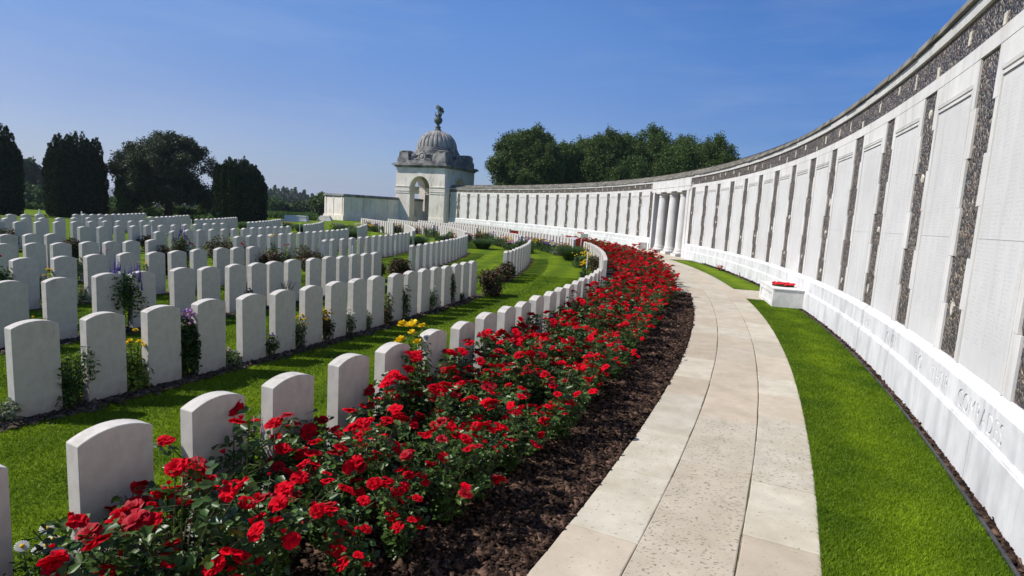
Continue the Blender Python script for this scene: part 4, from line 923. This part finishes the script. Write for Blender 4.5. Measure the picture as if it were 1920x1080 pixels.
# ---------------------------------------------------------------- plants
def leafmesh(name,rg,C,nrm,ls,mts,mi=None,asp=.62,fold=.25,tone=None):
    n=len(C); nr=nrm+rg.normal(size=(n,3))*.55; nr/=np.linalg.norm(nr,axis=1,keepdims=True); u=np.cross(nr,rg.normal(size=(n,3))); u/=np.linalg.norm(u,axis=1,keepdims=True); w=np.cross(nr,u); s=(ls*rg.uniform(.65,1.3,n))[:,None]
    V=np.empty((n,6,3)); V[:,0]=C-u*s; V[:,1]=C-u*s*.3+w*s*asp+nr*s*fold; V[:,2]=C+u*s*.45+w*s*asp*.75+nr*s*fold*.6; V[:,3]=C+u*s*1.05-nr*s*.15; V[:,4]=C+u*s*.45-w*s*asp*.75+nr*s*fold*.6; V[:,5]=C-u*s*.3-w*s*asp+nr*s*fold
    # two quads folded on the midrib
    F=(np.arange(n)[:,None,None]*6+np.array([[0,1,2,3],[0,3,4,5]])[None]).reshape(-1,4)
    m_=None if mi is None else np.repeat(mi,2)
    return soup(name,V.reshape(-1,3),F,mts,m_,smooth=False,rand=np.repeat(np.clip(rg.normal(.5,.28,n),0,1) if tone is None else tone,6))
def rose_mesh(name,seed,openk,rad):
    r=random.Random(seed); b=MB()
    rings=[(7,rad,.18,0),(6,rad*.78,.55,.4),(5,rad*.5,.95,.9),(4,rad*.3,1.25,.2)] if openk>.5 else [(5,rad*.75,1.0,0),(4,rad*.5,1.25,.5),(3,rad*.28,1.4,.9)]
    for (n,L,el,ph) in rings:
        el=el*(1.25-openk*.3)
        for i in range(n):
            a=2*PI*(i+ph)/n+r.uniform(-.2,.2); e=el+r.uniform(-.18,.18); l=L*r.uniform(.85,1.12); wdt=l*r.uniform(.52,.68)
            dr=Vector((math.cos(a),math.sin(a),0)); sd=Vector((-math.sin(a),math.cos(a),0)); vs=[]
            for j in range(4):
                t=j/3; ee=e-(t*.75 if openk>.5 else t*.15)+.25; 
                c=dr*(l*t*math.cos(e))+Vector((0,0,l*t*math.sin(e)-(l*.25*t*t if openk>.5 else 0)))
                for q in (-1,0,1):
                    wv=wdt*(.25+1.1*t-.55*t*t*t)*q; cup=abs(q)*l*.16*(1 if t<.8 else .4); ruff=r.uniform(-.05,.05)*l if j==3 else 0
                    vs.append(c+sd*wv+Vector((0,0,cup+ruff))-dr*abs(q)*l*.10*(t>.9))
            b.add(vs,[(j*3+q,j*3+q+1,(j+1)*3+q+1,(j+1)*3+q) for j in range(3) for q in range(2)])
    return b
ROSE=[rose_mesh('blossom',i,1.0 if i<4 else .3,.042 if i<4 else .024) for i in range(6)]
ROSEM=[b_.mesh('blossom',[MT['rose'] if i!=3 else MT['rose_old']],smooth=False) for i,b_ in enumerate(ROSE)]
def rose_template(seed,n=430,h=.50,w=.33,nb=12):
    rg=np.random.default_rng(seed); r=random.Random(seed); b=MB(); tips=[];C=[];Nn=[]
    for i in range(13):
        a=r.uniform(0,2*PI); q=w*r.uniform(.2,1.0); hh=h*r.uniform(.5,1.08)*(1.08-.25*q/w); p0=Vector((r.uniform(-.03,.03),r.uniform(-.03,.03),0)); p2=Vector((q*math.cos(a),q*math.sin(a),hh)); p1=(p0+p2)/2+Vector((-.2*p2.x,-.2*p2.y,.04))
        cur=[p0.lerp(p1,t).lerp(p1.lerp(p2,t),t) for t in (0,.25,.5,.75,1)]; b.tube(cur,[.006,.005,.004,.003,.0022],5); tips.append((p2,(p2-p1).normalized()))
        for t in np.linspace(.12,.97,11):
            c=p0.lerp(p1,t).lerp(p1.lerp(p2,t),t)
            sa=r.uniform(0,2*PI); sdv=Vector((math.cos(sa),math.sin(sa),r.uniform(-.1,.35))); ln=r.uniform(.06,.11)
            b.tube([c,c+sdv*ln],[.0016,.001],4,cap=False)
            for (k,o_) in ((1,0),(.70,.030),(.70,-.030),(.36,.028),(.36,-.028)):
                pr_=Vector((-sdv.y,sdv.x,0)); q_=c+sdv*ln*k+pr_*o_; C.append(q_); Nn.append((0,0,1))
    C=np.array(C); 
    leaf=leafmesh('foliage',rg,C,np.array(Nn,float)*1.1,.0215,[MT['leaf']])
    stem=b.mesh('stem',[MT['stem']])
    bl=[]
    for (p,d) in tips:
        for k in range(r.choice((1,2,2,3))):
            o_=Vector((r.uniform(-.06,.06),r.uniform(-.06,.06),r.uniform(-.03,.03))) if k else Vector((0,0,.004))
            bl.append((p+o_,r.choice((0,0,1,1,2,2,3,4,5)),(r.uniform(-.6,.6),r.uniform(-.6,.6),r.uniform(0,6.3)),r.uniform(.8,1.2)))
    return leaf,stem,bl
RTM=[rose_template(50+i,h=.54+.05*(i%3),w=.36) for i in range(5)]
def merged_blossoms(bl,k=1.0):
    b=MB()
    for (p,kk,rot,sc) in bl:
        src=ROSE[kk]; mt_=Matrix.Translation(p)@Matrix.Rotation(rot[2],4,'Z')@Matrix.Rotation(rot[0],4,'X')@Matrix.Scale(sc*k,4)
        off=len(b.v); b.v+=[tuple(mt_@Vector(v)) for v in src.v]; b.f+=[tuple(off+i for i in f) for f in src.f]; b.u+=src.u; b.m+=[1 if kk==3 else 0]*len(src.f)
    return b.mesh('blossoms',[MT['rose'],MT['rose_old']])
MBL=[merged_blossoms(t[2]+[(p+Vector((.07,-.05,-.02)),k,ro_,s_*.9) for (p,k,ro_,s_) in t[2][::2]],1.25) for t in RTM]
ROSEG='red rose bushes of the curved bed'; rr=random.Random(99); nrose=0
def near_stone(a):
    l=blocks[0][2]; i=min(range(len(l)),key=lambda j:abs(l[j]-a)); return i
cols=((.22,'by the stones'),(.64,'in mid-bed'),(1.12,'on the path side'))
seen={}
def rose(a,r_,colname,detail,sc=1.0):
    global nrose
    p=pol(a,r_,.0); k=rr.randrange(5); leaf,stem,bl=RTM[k]; o=empty('rose_bush',p,rr.uniform(0,6.28)); o.scale=(sc,sc,sc*rr.uniform(.92,1.08)); nrose+=1
    i=near_stone(a)
    base_=('red rose bush %s, level with the %s front-row headstone'%(colname,ORD[i])) if a<-.28 else ('red rose bush %s, %s beyond the front-row gap'%(colname,ORD[min(int((a+.285)/.0152),29)]))
    c_n=seen.get(base_,0); seen[base_]=c_n+1; lab=base_ if c_n==0 else base_.replace('red',('farther red','third red','fourth red','fifth red','sixth red')[min(c_n-1,4)],1)
    tag(o,lab,'rose bush',ROSEG)
    link(leaf,'foliage',o); link(stem,'stem',o)
    if detail:
        for (q,kk,rot,s_) in bl:
            if rr.random()<.12: continue
            f=link(ROSEM[kk],'blossom',o,q,0,s_); f.rotation_euler=(rot[0],rot[1],rot[2])
    else: link(MBL[k],'blossoms',o)
a=-.535; 
while a<-.285:
    ro=rowR(1,a)
    for ci,(dr,nm) in enumerate(cols):
        wdt=RPL-ro; lim=RPL-(.66 if a<-.46 else .50 if a<-.43 else .36 if a<-.38 else .24)
        r_=ro+dr+rr.uniform(-.06,.06)
        if (a<-.50 and ci==2) or (ci==0 and -.5045<a<-.4965): continue
        r_=min(r_,lim-rr.uniform(0,.06))
        
        rose(a+ci*.0026+rr.uniform(-.0012,.0012),r_,nm,True,rr.uniform(.9,1.18) if ci<2 else rr.uniform(.75,.98))
    a+=.0074
while a<.16:
    ro=rowR(1,a)
    for ci,f_ in enumerate((.15,.45,.75,.95) if a>-.1 else (.2,.55,.9)):
        hi=(56.42 if a<-.06 else 56.30 if a<.0 else 56.2-a*6); r_=ro+.18+f_*(hi-.2-ro-.18)+rr.uniform(-.07,.07)
        rose(a+rr.uniform(-.003,.003),r_,('by the stones','in mid-bed','on the path side','at the path edge')[ci],False,rr.uniform(.78,1.08))
    a+=.0112
# far end of the rose bed: merges into one mass of red
rg=np.random.default_rng(6); n=9000; ta=.15+rg.random(n)*.34; r0=np.array([rowR(1,x) for x in ta]); C=pts(ta,r0+.2+rg.random(n)*1.6,rg.random(n)*.5)
me=leafmesh('far_roses',rg,C,np.tile([0,0,1.],(n,1)),.07,[MT['f_dark'],MT['rose']],(C[:,2]>.33).astype(int)*(rg.random(n)<.75).astype(int)); tag(link(me,'far_roses'),'far end of the red rose bed running behind the distant front row','roses',None,'stuff')
print('ROSES',nrose)
# generic plant builder
def plant(kind,p,label,h,w,seed,name,fmat,flow=None,nf=0,fs=.02,n=500,ls=.03,spike=False,big=False,upright=0,group=None,ftop=.75):
    rg=np.random.default_rng(seed); r=random.Random(seed); t=empty(name,(p[0],p[1],gz(p[0],p[1])-.005)); tag(t,label,'plant' if kind!='shrub' else 'shrub',group)
    b=MB(); st=[]
    for i in range(9):
        a=r.uniform(0,6.28); q=w*.8*r.random()**.5; e=Vector((q*math.cos(a),q*math.sin(a),h*r.uniform(.7,1))); b.tube([(e.x*.2,e.y*.2,0),(e.x*.5,e.y*.5,e.z*.55),e],[.005,.004,.002],4); st.append(e)
    b.build('stem',MT['stem'],t)
    if kind=='grassy':
        m_=n; a=rg.uniform(0,2*PI,m_); L=h*rg.uniform(.7,1.15,m_); sp=w*rg.uniform(.1,1.5,m_); V=np.empty((m_,4,2,3)); wd=ls*rg.uniform(.6,1.2,m_)
        dx,dy=np.cos(a),np.sin(a); r0=w*.55*rg.random(m_)**.5
        for j,(fr,fz) in enumerate(((0,0),(.3,.5),(.65,.85),(1.0,.72))):
            c=np.stack([dx*(r0+sp*fr),dy*(r0+sp*fr),L*fz],1); k=wd*(1-j/3.3); V[:,j,0]=c+np.stack([-dy*k,dx*k,0*k],1); V[:,j,1]=c-np.stack([-dy*k,dx*k,0*k],1)
        F=(np.arange(m_)[:,None,None]*8+np.array([[0,1,3,2],[2,3,5,4],[4,5,7,6]])[None]).reshape(-1,4)
        link(soup('foliage',V.reshape(-1,3),F,[MT[x] for x in fmat],rand=np.repeat(rg.random(m_),8)),'foliage',t)
    else:
        nl=9; lob=np.stack([rg.uniform(-.62,.62,nl)*w,rg.uniform(-.62,.62,nl)*w,rg.uniform(.16,.70,nl)*h,],1); which=rg.integers(0,nl,n); d=rg.normal(size=(n,3)); d/=np.linalg.norm(d,axis=1,keepdims=True); q=rg.random((n,1))**.4
        C=lob[which]+d*q*np.array([w*.58,w*.58,h*.34]); C[:,2]=np.abs(C[:,2]); nr=d*.6+np.array([0,0,.7]); 
        link(leafmesh('foliage',rg,C,nr,ls,[MT[x] for x in fmat],rg.integers(0,len(fmat),n),asp=.42),'foliage',t)
    if flow:
        b=MB()
        for i in range(nf):
            e=st[i%9]; c=Vector((e.x+r.uniform(-.12,.12)*w*2,e.y+r.uniform(-.12,.12)*w*2,h*r.uniform(ftop,1.08)))
            m_=r.randrange(len(flow))
            if spike:
                hh=r.uniform(.10,.2); 
                for j in range(10): b.sphere((c.x+r.uniform(-.004,.004),c.y+r.uniform(-.004,.004),c.z-.04+hh*j/10),fs*(1-.07*j),5,4,m_,.3,r)
            elif big:
                for j in range(16):
                    a=r.uniform(0,6.28); e2=r.uniform(0,1.2); v=Vector((math.cos(a)*math.cos(e2),math.sin(a)*math.cos(e2),math.sin(e2)))*fs; o_=v.cross(Vector((0,0,1))).normalized()*fs*.6
                    b.add([c,c+v*.7+o_*.8,c+v*1.1,c+v*.7-o_*.8],[(0,1,2,3)],m_)
            else:
                b.sphere(c,(fs,fs,fs*.7),6,4,m_,.3,r)
            if nf<=16: b.build('flower',[MT[x] for x in flow],t); b=MB()
        if nf>16: b.build('flowers',[MT[x] for x in flow],t)
    return t
def between(k,i):   # point in the gap after stone i of a near-plot row
    l=[x for x in blocks if x[0]==k and x[1]==1][0][2]; a=l[i]; a2=l[i+1] if i+1<len(l) else a+.01; ww=.35/rowR(k,a)
    a=(a+ww+a2)/2; return pol(a,rowR(k,a)-.06,0)
rn={1:'front row',2:'second row',3:'third row',4:'fourth row',5:'fifth row'}
def L(desc,k,i): return '%s after the %s stone of the %s'%(desc,ORD[i],rn[k])
sd=1000
def bp(kind,k,i,desc,*a,**kw):
    global sd; sd+=1; kw['n']=int(kw.get('n',500)*1.7) if kind!='grassy' else kw['n']; return plant(kind,between(k,i),L(desc,k,i),a[0],a[1]*1.15,sd,*a[2:],**kw)
bp('herb',2,0,'feathery dark green bushy plant',.52,.16,'leafy_plant',['f_dark','f_green'],n=1500,ls=.016)
bp('herb',2,1,'plant with yellow roses',.56,.12,'rose_plant',['f_green','f_lime'],flow=['yellow'],nf=6,fs=.035,big=True,n=420,ls=.024)
bp('herb',2,2,'tall phlox with mauve flower heads',.66,.11,'phlox_plant',['f_dark'],flow=['phlox','purple','pink'],nf=46,fs=.017,n=700,ls=.032,ftop=.86)
bp('herb',2,3,'low pale plant',.2,.11,'leafy_plant',['f_pale','f_green'],flow=['pink'],nf=6,fs=.012,n=260,ls=.02)
bp('herb',2,4,'low plant with violet flowers',.28,.11,'leafy_plant',['f_dark','f_pale'],flow=['purple','phlox'],nf=12,fs=.014,n=300,ls=.022)
bp('herb',2,5,'silvery plant topped with yellow flowers',.42,.12,'leafy_plant',['f_pale','f_dark'],flow=['yellow'],nf=8,fs=.024,big=True,n=600,ls=.018)
bp('herb',2,6,'rust orange flowering plant',.42,.12,'leafy_plant',['f_dark','f_bronze'],flow=['orange','yellow'],nf=40,fs=.016,n=500,ls=.022)
bp('herb',2,7,'white-flowered silvery plant',.36,.11,'leafy_plant',['f_pale','f_dark'],flow=['white'],nf=55,fs=.013,n=500,ls=.016)
bp('herb',2,8,'low silvery plant',.3,.11,'leafy_plant',['f_pale','f_green'],flow=['white'],nf=16,fs=.012,n=400,ls=.016)
bp('herb',2,9,'tall thin reddish leafy plant',.55,.11,'leafy_plant',['f_green','f_bronze'],n=300,ls=.024)
bp('herb',2,10,'tall green stemmed plant',.72,.12,'leafy_plant',['f_dark','f_green'],flow=['crimson'],nf=6,fs=.014,n=700,ls=.022)
bp('herb',2,12,'spreading grey-green plant',.45,.18,'leafy_plant',['f_pale','f_dark','f_green'],flow=['white'],nf=12,fs=.012,n=700,ls=.016)
bp('herb',2,14,'dark bronze stemmed plant',.66,.12,'leafy_plant',['f_bronze','f_dark'],n=600,ls=.024)
bp('herb',2,15,'low pink-flowered plant',.2,.12,'leafy_plant',['f_dark'],flow=['pink'],nf=8,fs=.014,n=200,ls=.02)
bp('herb',1,2,'thin plant with pale pink flower spikes',.5,.10,'leafy_plant',['f_dark'],flow=['pink'],nf=6,fs=.009,spike=True,n=260,ls=.02)
bp('herb',1,5,'bush of large yellow roses',.84,.17,'rose_plant',['f_green','f_lime'],flow=['yellow'],nf=11,fs=.042,big=True,n=700,ls=.024,ftop=.9)
bp('herb',1,6,'thin leafy plant with one yellow rose',.6,.11,'rose_plant',['f_green','f_dark'],flow=['yellow'],nf=2,fs=.03,big=True,n=420,ls=.022)
bp('herb',3,0,'small leafy plant with yellow buds',.35,.12,'leafy_plant',['f_green','f_bronze'],flow=['yellow'],nf=4,fs=.014,n=250,ls=.022)
bp('herb',3,2,'tall clump of purple flower spikes',.80,.22,'spiked_plant',['f_dark','f_green'],flow=['purple'],nf=32,fs=.014,spike=True,n=1100,ls=.026,ftop=.72)
bp('herb',3,1,'low lime green plant',.22,.12,'leafy_plant',['f_lime','f_green'],flow=['yellow'],nf=10,fs=.012,n=260,ls=.02)
bp('herb',3,4,'small pale leafy plant',.3,.12,'leafy_plant',['f_pale','f_green'],n=250,ls=.02)
bp('herb',3,6,'bronze and violet spiky plant',.4,.14,'leafy_plant',['f_bronze','f_dark'],flow=['purple'],nf=5,fs=.012,spike=True,n=260,ls=.024)
bp('grassy',3,8,'clump of striped pale sword leaves',.48,.18,'sword_leaf_plant',['f_pale'],n=40,ls=.011)
bp('herb',4,0,'red rose with a single large bloom',.78,.13,'rose_plant',['f_green','f_dark'],flow=['crimson'],nf=2,fs=.05,big=True,n=400,ls=.026,ftop=.95)
bp('herb',4,1,'leafy plant with yellow roses',.6,.13,'rose_plant',['f_green','f_bronze'],flow=['yellow'],nf=4,fs=.03,big=True,n=400,ls=.026)
bp('herb',4,4,'plant with two yellow roses',.62,.12,'rose_plant',['f_green','f_dark'],flow=['yellow'],nf=4,fs=.03,big=True,n=380,ls=.026)
bp('herb',4,2,'small white-flowered plant',.3,.12,'leafy_plant',['f_green','f_pale'],flow=['white','orange'],nf=10,fs=.015,n=260,ls=.02)
bp('herb',5,3,'small pink-flowered plant',.6,.12,'leafy_plant',['f_green'],flow=['pink'],nf=8,fs=.03,n=260,ls=.024)
bp('herb',5,2,'leafy pale green plant',.5,.16,'leafy_plant',['f_green','f_pale'],n=350,ls=.028)
# daisies at the bottom left
def gplant(u,v,z,*a,**kw):
    p=gp(u,v,z); global sd; sd+=1
    return plant(a[0],(p.x,p.y),a[1],a[2],a[3],sd,*a[4:],**kw)
da=gp(78,1028,.36); da.z=0; dt=empty('daisy_plant',da); dt.scale=(.95,.95,.95); tag(dt,'white daisies with yellow centres at the bottom left between two headstones','plant')
b=MB(); r=random.Random(8); fl_=MB()
for i in range(8):
    e=Vector((r.uniform(-.13,.13),r.uniform(-.12,.12),r.uniform(.30,.47))); b.tube([(e.x*.3,e.y*.3,0),e],[.003,.002],4)
    tl=Matrix.Translation(e)@Matrix.Rotation(r.uniform(.2,.9),4,Vector((r.uniform(.3,1),r.uniform(.4,1),0)).normalized())
    for j in range(18):
        t=2*PI*j/18; c,s_=math.cos(t),math.sin(t); q=[Vector((c*.008-s_*.002,s_*.008+c*.002,.002)),Vector((c*.026-s_*.0042,s_*.026+c*.0042,.001)),Vector((c*.031,s_*.031,-.002)),Vector((c*.026+s_*.0042,s_*.026-c*.0042,.001)),Vector((c*.008+s_*.002,s_*.008-c*.002,.002))]
        fl_.add([tl@x for x in q],[(0,1,2,3,4)],0)
    o_=len(fl_.v); fl_.sphere((0,0,.003),(.010,.010,.006),9,5,1)
    for k in range(o_,len(fl_.v)): fl_.v[k]=tuple(tl@Vector(fl_.v[k]))
    fl_.build('flower',[MT['white'],MT['eye']],dt); fl_=MB()
b.build('stem',MT['stem'],dt)
rg=np.random.default_rng(3); C=rg.normal(size=(420,3))*np.array([.09,.09,.09])+np.array([0,0,.2]); C[:,2]=np.abs(C[:,2]); link(leafmesh('foliage',rg,C,np.tile([0,0,1.],(420,1)),.02,[MT['f_dark'],MT['f_green']],rg.integers(0,2,420),asp=.35),'foliage',dt)
# bronze-leaved shrubs and border planting, placed on the ground where the photograph shows their feet
BR='bronze-leaved peony shrubs among the graves'
for (u,v,h,w,lab) in ((4,470,.62,.30,'dark bronze-leaved shrub at the left edge among the fifth-row stones'),(137,498,.62,.27,'dark bronze-leaved shrub nearest the left, between fourth-row and fifth-row stones'),(308,512,.62,.28,'bronze-leaved shrub behind a fourth-row stone near the rope post'),(280,470,.5,.26,'bronze shrub beneath the left rope post'),(420,492,.66,.42,'wide bronze-leaved shrub under the sagging rope'),
    (500,524,.66,.34,'bronze shrub with a violet flower behind the third row'),(583,506,.60,.34,'bronze-leaved shrub before the white stones of the fifth-row middle plot'),(697,526,.45,.24,'bronze-leaved shrub at the near end of the fourth-row middle plot'),(748,516,.46,.27,'bronze-green shrub at the near end of the third-row middle plot'),
    (912,552,.54,.33,'bronze-leaved shrub at the far end of the second row near plot'),(942,526,.56,.30,'bronze-leaved shrub touching the second-row middle plot'),(1116,512,.56,.30,'bronze shrub behind the white chain posts at the end of the front row')):
    gplant(u,v,0,'shrub',lab,h*1.12,w*1.25,'bronze_shrub',['f_bronze','f_bronze','f_dark'],n=2200,ls=.036,group=BR)
gplant(338,500,0,'shrub','tall mixed shrub with faded violet spikes left of the rope middle',.95,.24,'tall_shrub',['f_dark','f_green','f_bronze'],flow=['purple','white'],nf=14,fs=.014,spike=True,n=1500,ls=.03)
GR='ornamental grass clumps at the row ends'
for (u,v,h,w,lab) in ((1072,488,.62,.55,'feathery dark grass clump by the chain posts at the front-row gap'),(905,466,.5,.5,'feathery grass clump right of the curved end of the third row'),(780,462,.5,.55,'feathery grass clump right of the fourth-row end'),(662,447,.5,.55,'feathery grass clump right of the fifth-row end'),(568,436,.5,.5,'feathery grass clump right of the sixth-row end'),(462,431,.5,.55,'feathery grass clump right of the seventh-row end')):
    gplant(u,v,0,'grassy',lab,h,w,'grass_clump',['f_grass','f_dark'],n=1900,ls=.008,group=GR)
BD='border plants in front of the distant rows'; q=random.Random(31)
bd=[(1007,459),(1026,465),(1050,472),(994,456),(1040,468),(915,448),(928,452),(942,456),(957,460),(972,464),(985,468),(900,446),(813,441),(828,446),(838,442),(850,447),(862,450),(875,446),(800,437),(712,431),(700,430),(725,433),(742,435),(690,428),(735,431),(632,431),(645,430),(655,434),(668,437),(540,427),(885,441),(780,434),(1060,476),(1016,462),(1034,466),(921,450),(935,454),(949,458),(964,462),(978,466),(868,448),(895,443),(1090,495)]
kinds=[(['f_dark','f_green'],['yellow'],'yellow-flowered'),(['f_dark'],['crimson','pink'],'crimson-flowered'),(['f_green','f_dark'],['purple','phlox'],'purple-flowered'),(['f_dark','f_grass'],None,'plain dark green'),(['f_pale','f_green'],['white','yellow'],'pale-leaved'),(['f_bronze','f_dark'],['orange'],'bronze and orange')]
bd.sort(key=lambda t:-t[0]); 
for i,(u,v) in enumerate(bd):
    fm_,fl2,nm=kinds[(i*5+q.randrange(2))%6]
    v+=6 if v>445 else 4
    gplant(u,v,0,'herb','%s border plant, %s from the right along the distant rows'%(nm,ORD[i]),q.uniform(.42,.68),q.uniform(.40,.60),'border_plant',fm_,flow=fl2,nf=34 if fl2 else 0,fs=.03,n=1000,ls=.04,group=BD)
for (u,v,lab) in ((1098,492,'tall yellow roses at the top of the near white chain post'),(1092,532,'yellow roses behind the last stones of the front row')):
    gplant(u,v,0,'herb',lab,.62,.16,'rose_plant',['f_green','f_dark'],flow=['yellow'],nf=9,fs=.05,big=True,n=420,ls=.03)
for (u,v,hh,lab) in ((460,512,.7,'single yellow rose left of the violet-flowered bronze shrub'),(512,496,.82,'tall yellow rose before the sixth-row stones'),(540,500,.6,'yellow rose right of the violet-flowered shrub'),(362,500,.6,'red rose in the row behind the sagging rope'),(694,478,.4,'yellow-flowered plant in front of the fourth-row middle plot')):
    gplant(u,v,0,'herb',lab,hh,.1,'rose_plant',['f_green','f_dark'],flow=['crimson' if 'red' in lab else 'yellow'],nf=2,fs=.045,big=True,n=260,ls=.026,ftop=.95)
gplant(8,792,0,'herb','pale variegated low plant at the left edge beside the second-row stone',.2,.12,'leafy_plant',['f_pale'],n=500,ls=.02)
# moss and weeds in the joint
# ---------------------------------------------------------------- chain posts and rope
def posts(label,P,hs,ropes,rad=.016):
    t=empty('rope_barrier',P[0]); tag(t,label,'rope barrier','white posts with ropes'); base=P[0]
    for p,h in zip(P,hs):
        b=MB(); q=p-base; b.tube([q,q+Vector((0,0,h))],rad,8); b.sphere(q+Vector((0,0,h)),rad*1.5,8,6); b.build('post',MT['whitepaint'],t)
    for (i,j,sag,f0,f1) in ropes:
        b=MB(); p0=P[i]-base+Vector((0,0,hs[i]*f0)); p1=P[j]-base+Vector((0,0,hs[j]*f1)); b.tube([p0.lerp(p1,k/10)+Vector((0,0,-sag*4*(k/10)*(1-k/10))) for k in range(11)],.008,5); b.build('rope',MT['whitepaint'],t)
posts('white posts with a slack rope beside the front-row gap',[gp(1099,515,0),gp(1120,500,0),gp(1088,478,0)],[.72,.62,.75],[(0,1,.30,.8,.95)])
posts('thin white posts with a sagging rope across the left gap',[gp(286,480,0),gp(425,468,0)],[.85,.72],[(0,1,.05,.8,.85)],rad=.012)
posts('short white post with a rope end near the stone altar',[gp(562,437,0),gp(529,436,0)],[.5,.45],[],rad=.02)
posts('single thin white post in front of the fourth-row stones of the middle plot',[gp(740,484,0)],[.62],[],rad=.012)
posts('single thin white post left of the far plot',[gp(359,436,0)],[.6],[],rad=.02)
posts('thin white post before the third-row middle plot',[gp(660,500,0)],[.6],[],rad=.014)
for (u,v,lab) in ((75,420,'small white cross-like marker behind the far left graves'),(154,424,'small white marker before the flat-topped yew')):
    p=gp(u,v,0); b=MB(); b.tube([(0,0,0),(0,0,.72)],[.05,.03],6); b.box((0,0,.5),(.09,.03,.03)); tag(b.build('white_marker',MT['whitepaint'],loc=p),lab,'marker')

# ---------------------------------------------------------------- air
b=MB(); b.box((0,3900,22),(6100,4400,92)); hz=b.mesh('haze',[]); hm=bpy.data.materials.new('air'); hm.use_nodes=True; N=hm.node_tree.nodes; N.remove(N['Principled BSDF']); pv=N.new('ShaderNodeVolumePrincipled'); pv.inputs['Color'].default_value=(.80,.88,1,1); pv.inputs['Density'].default_value=.00020; pv.inputs['Anisotropy'].default_value=.3; hm.node_tree.links.new(pv.outputs[0],N['Material Output'].inputs['Volume']); hz.materials.append(hm); tag(link(hz,'haze'),kind='stuff')
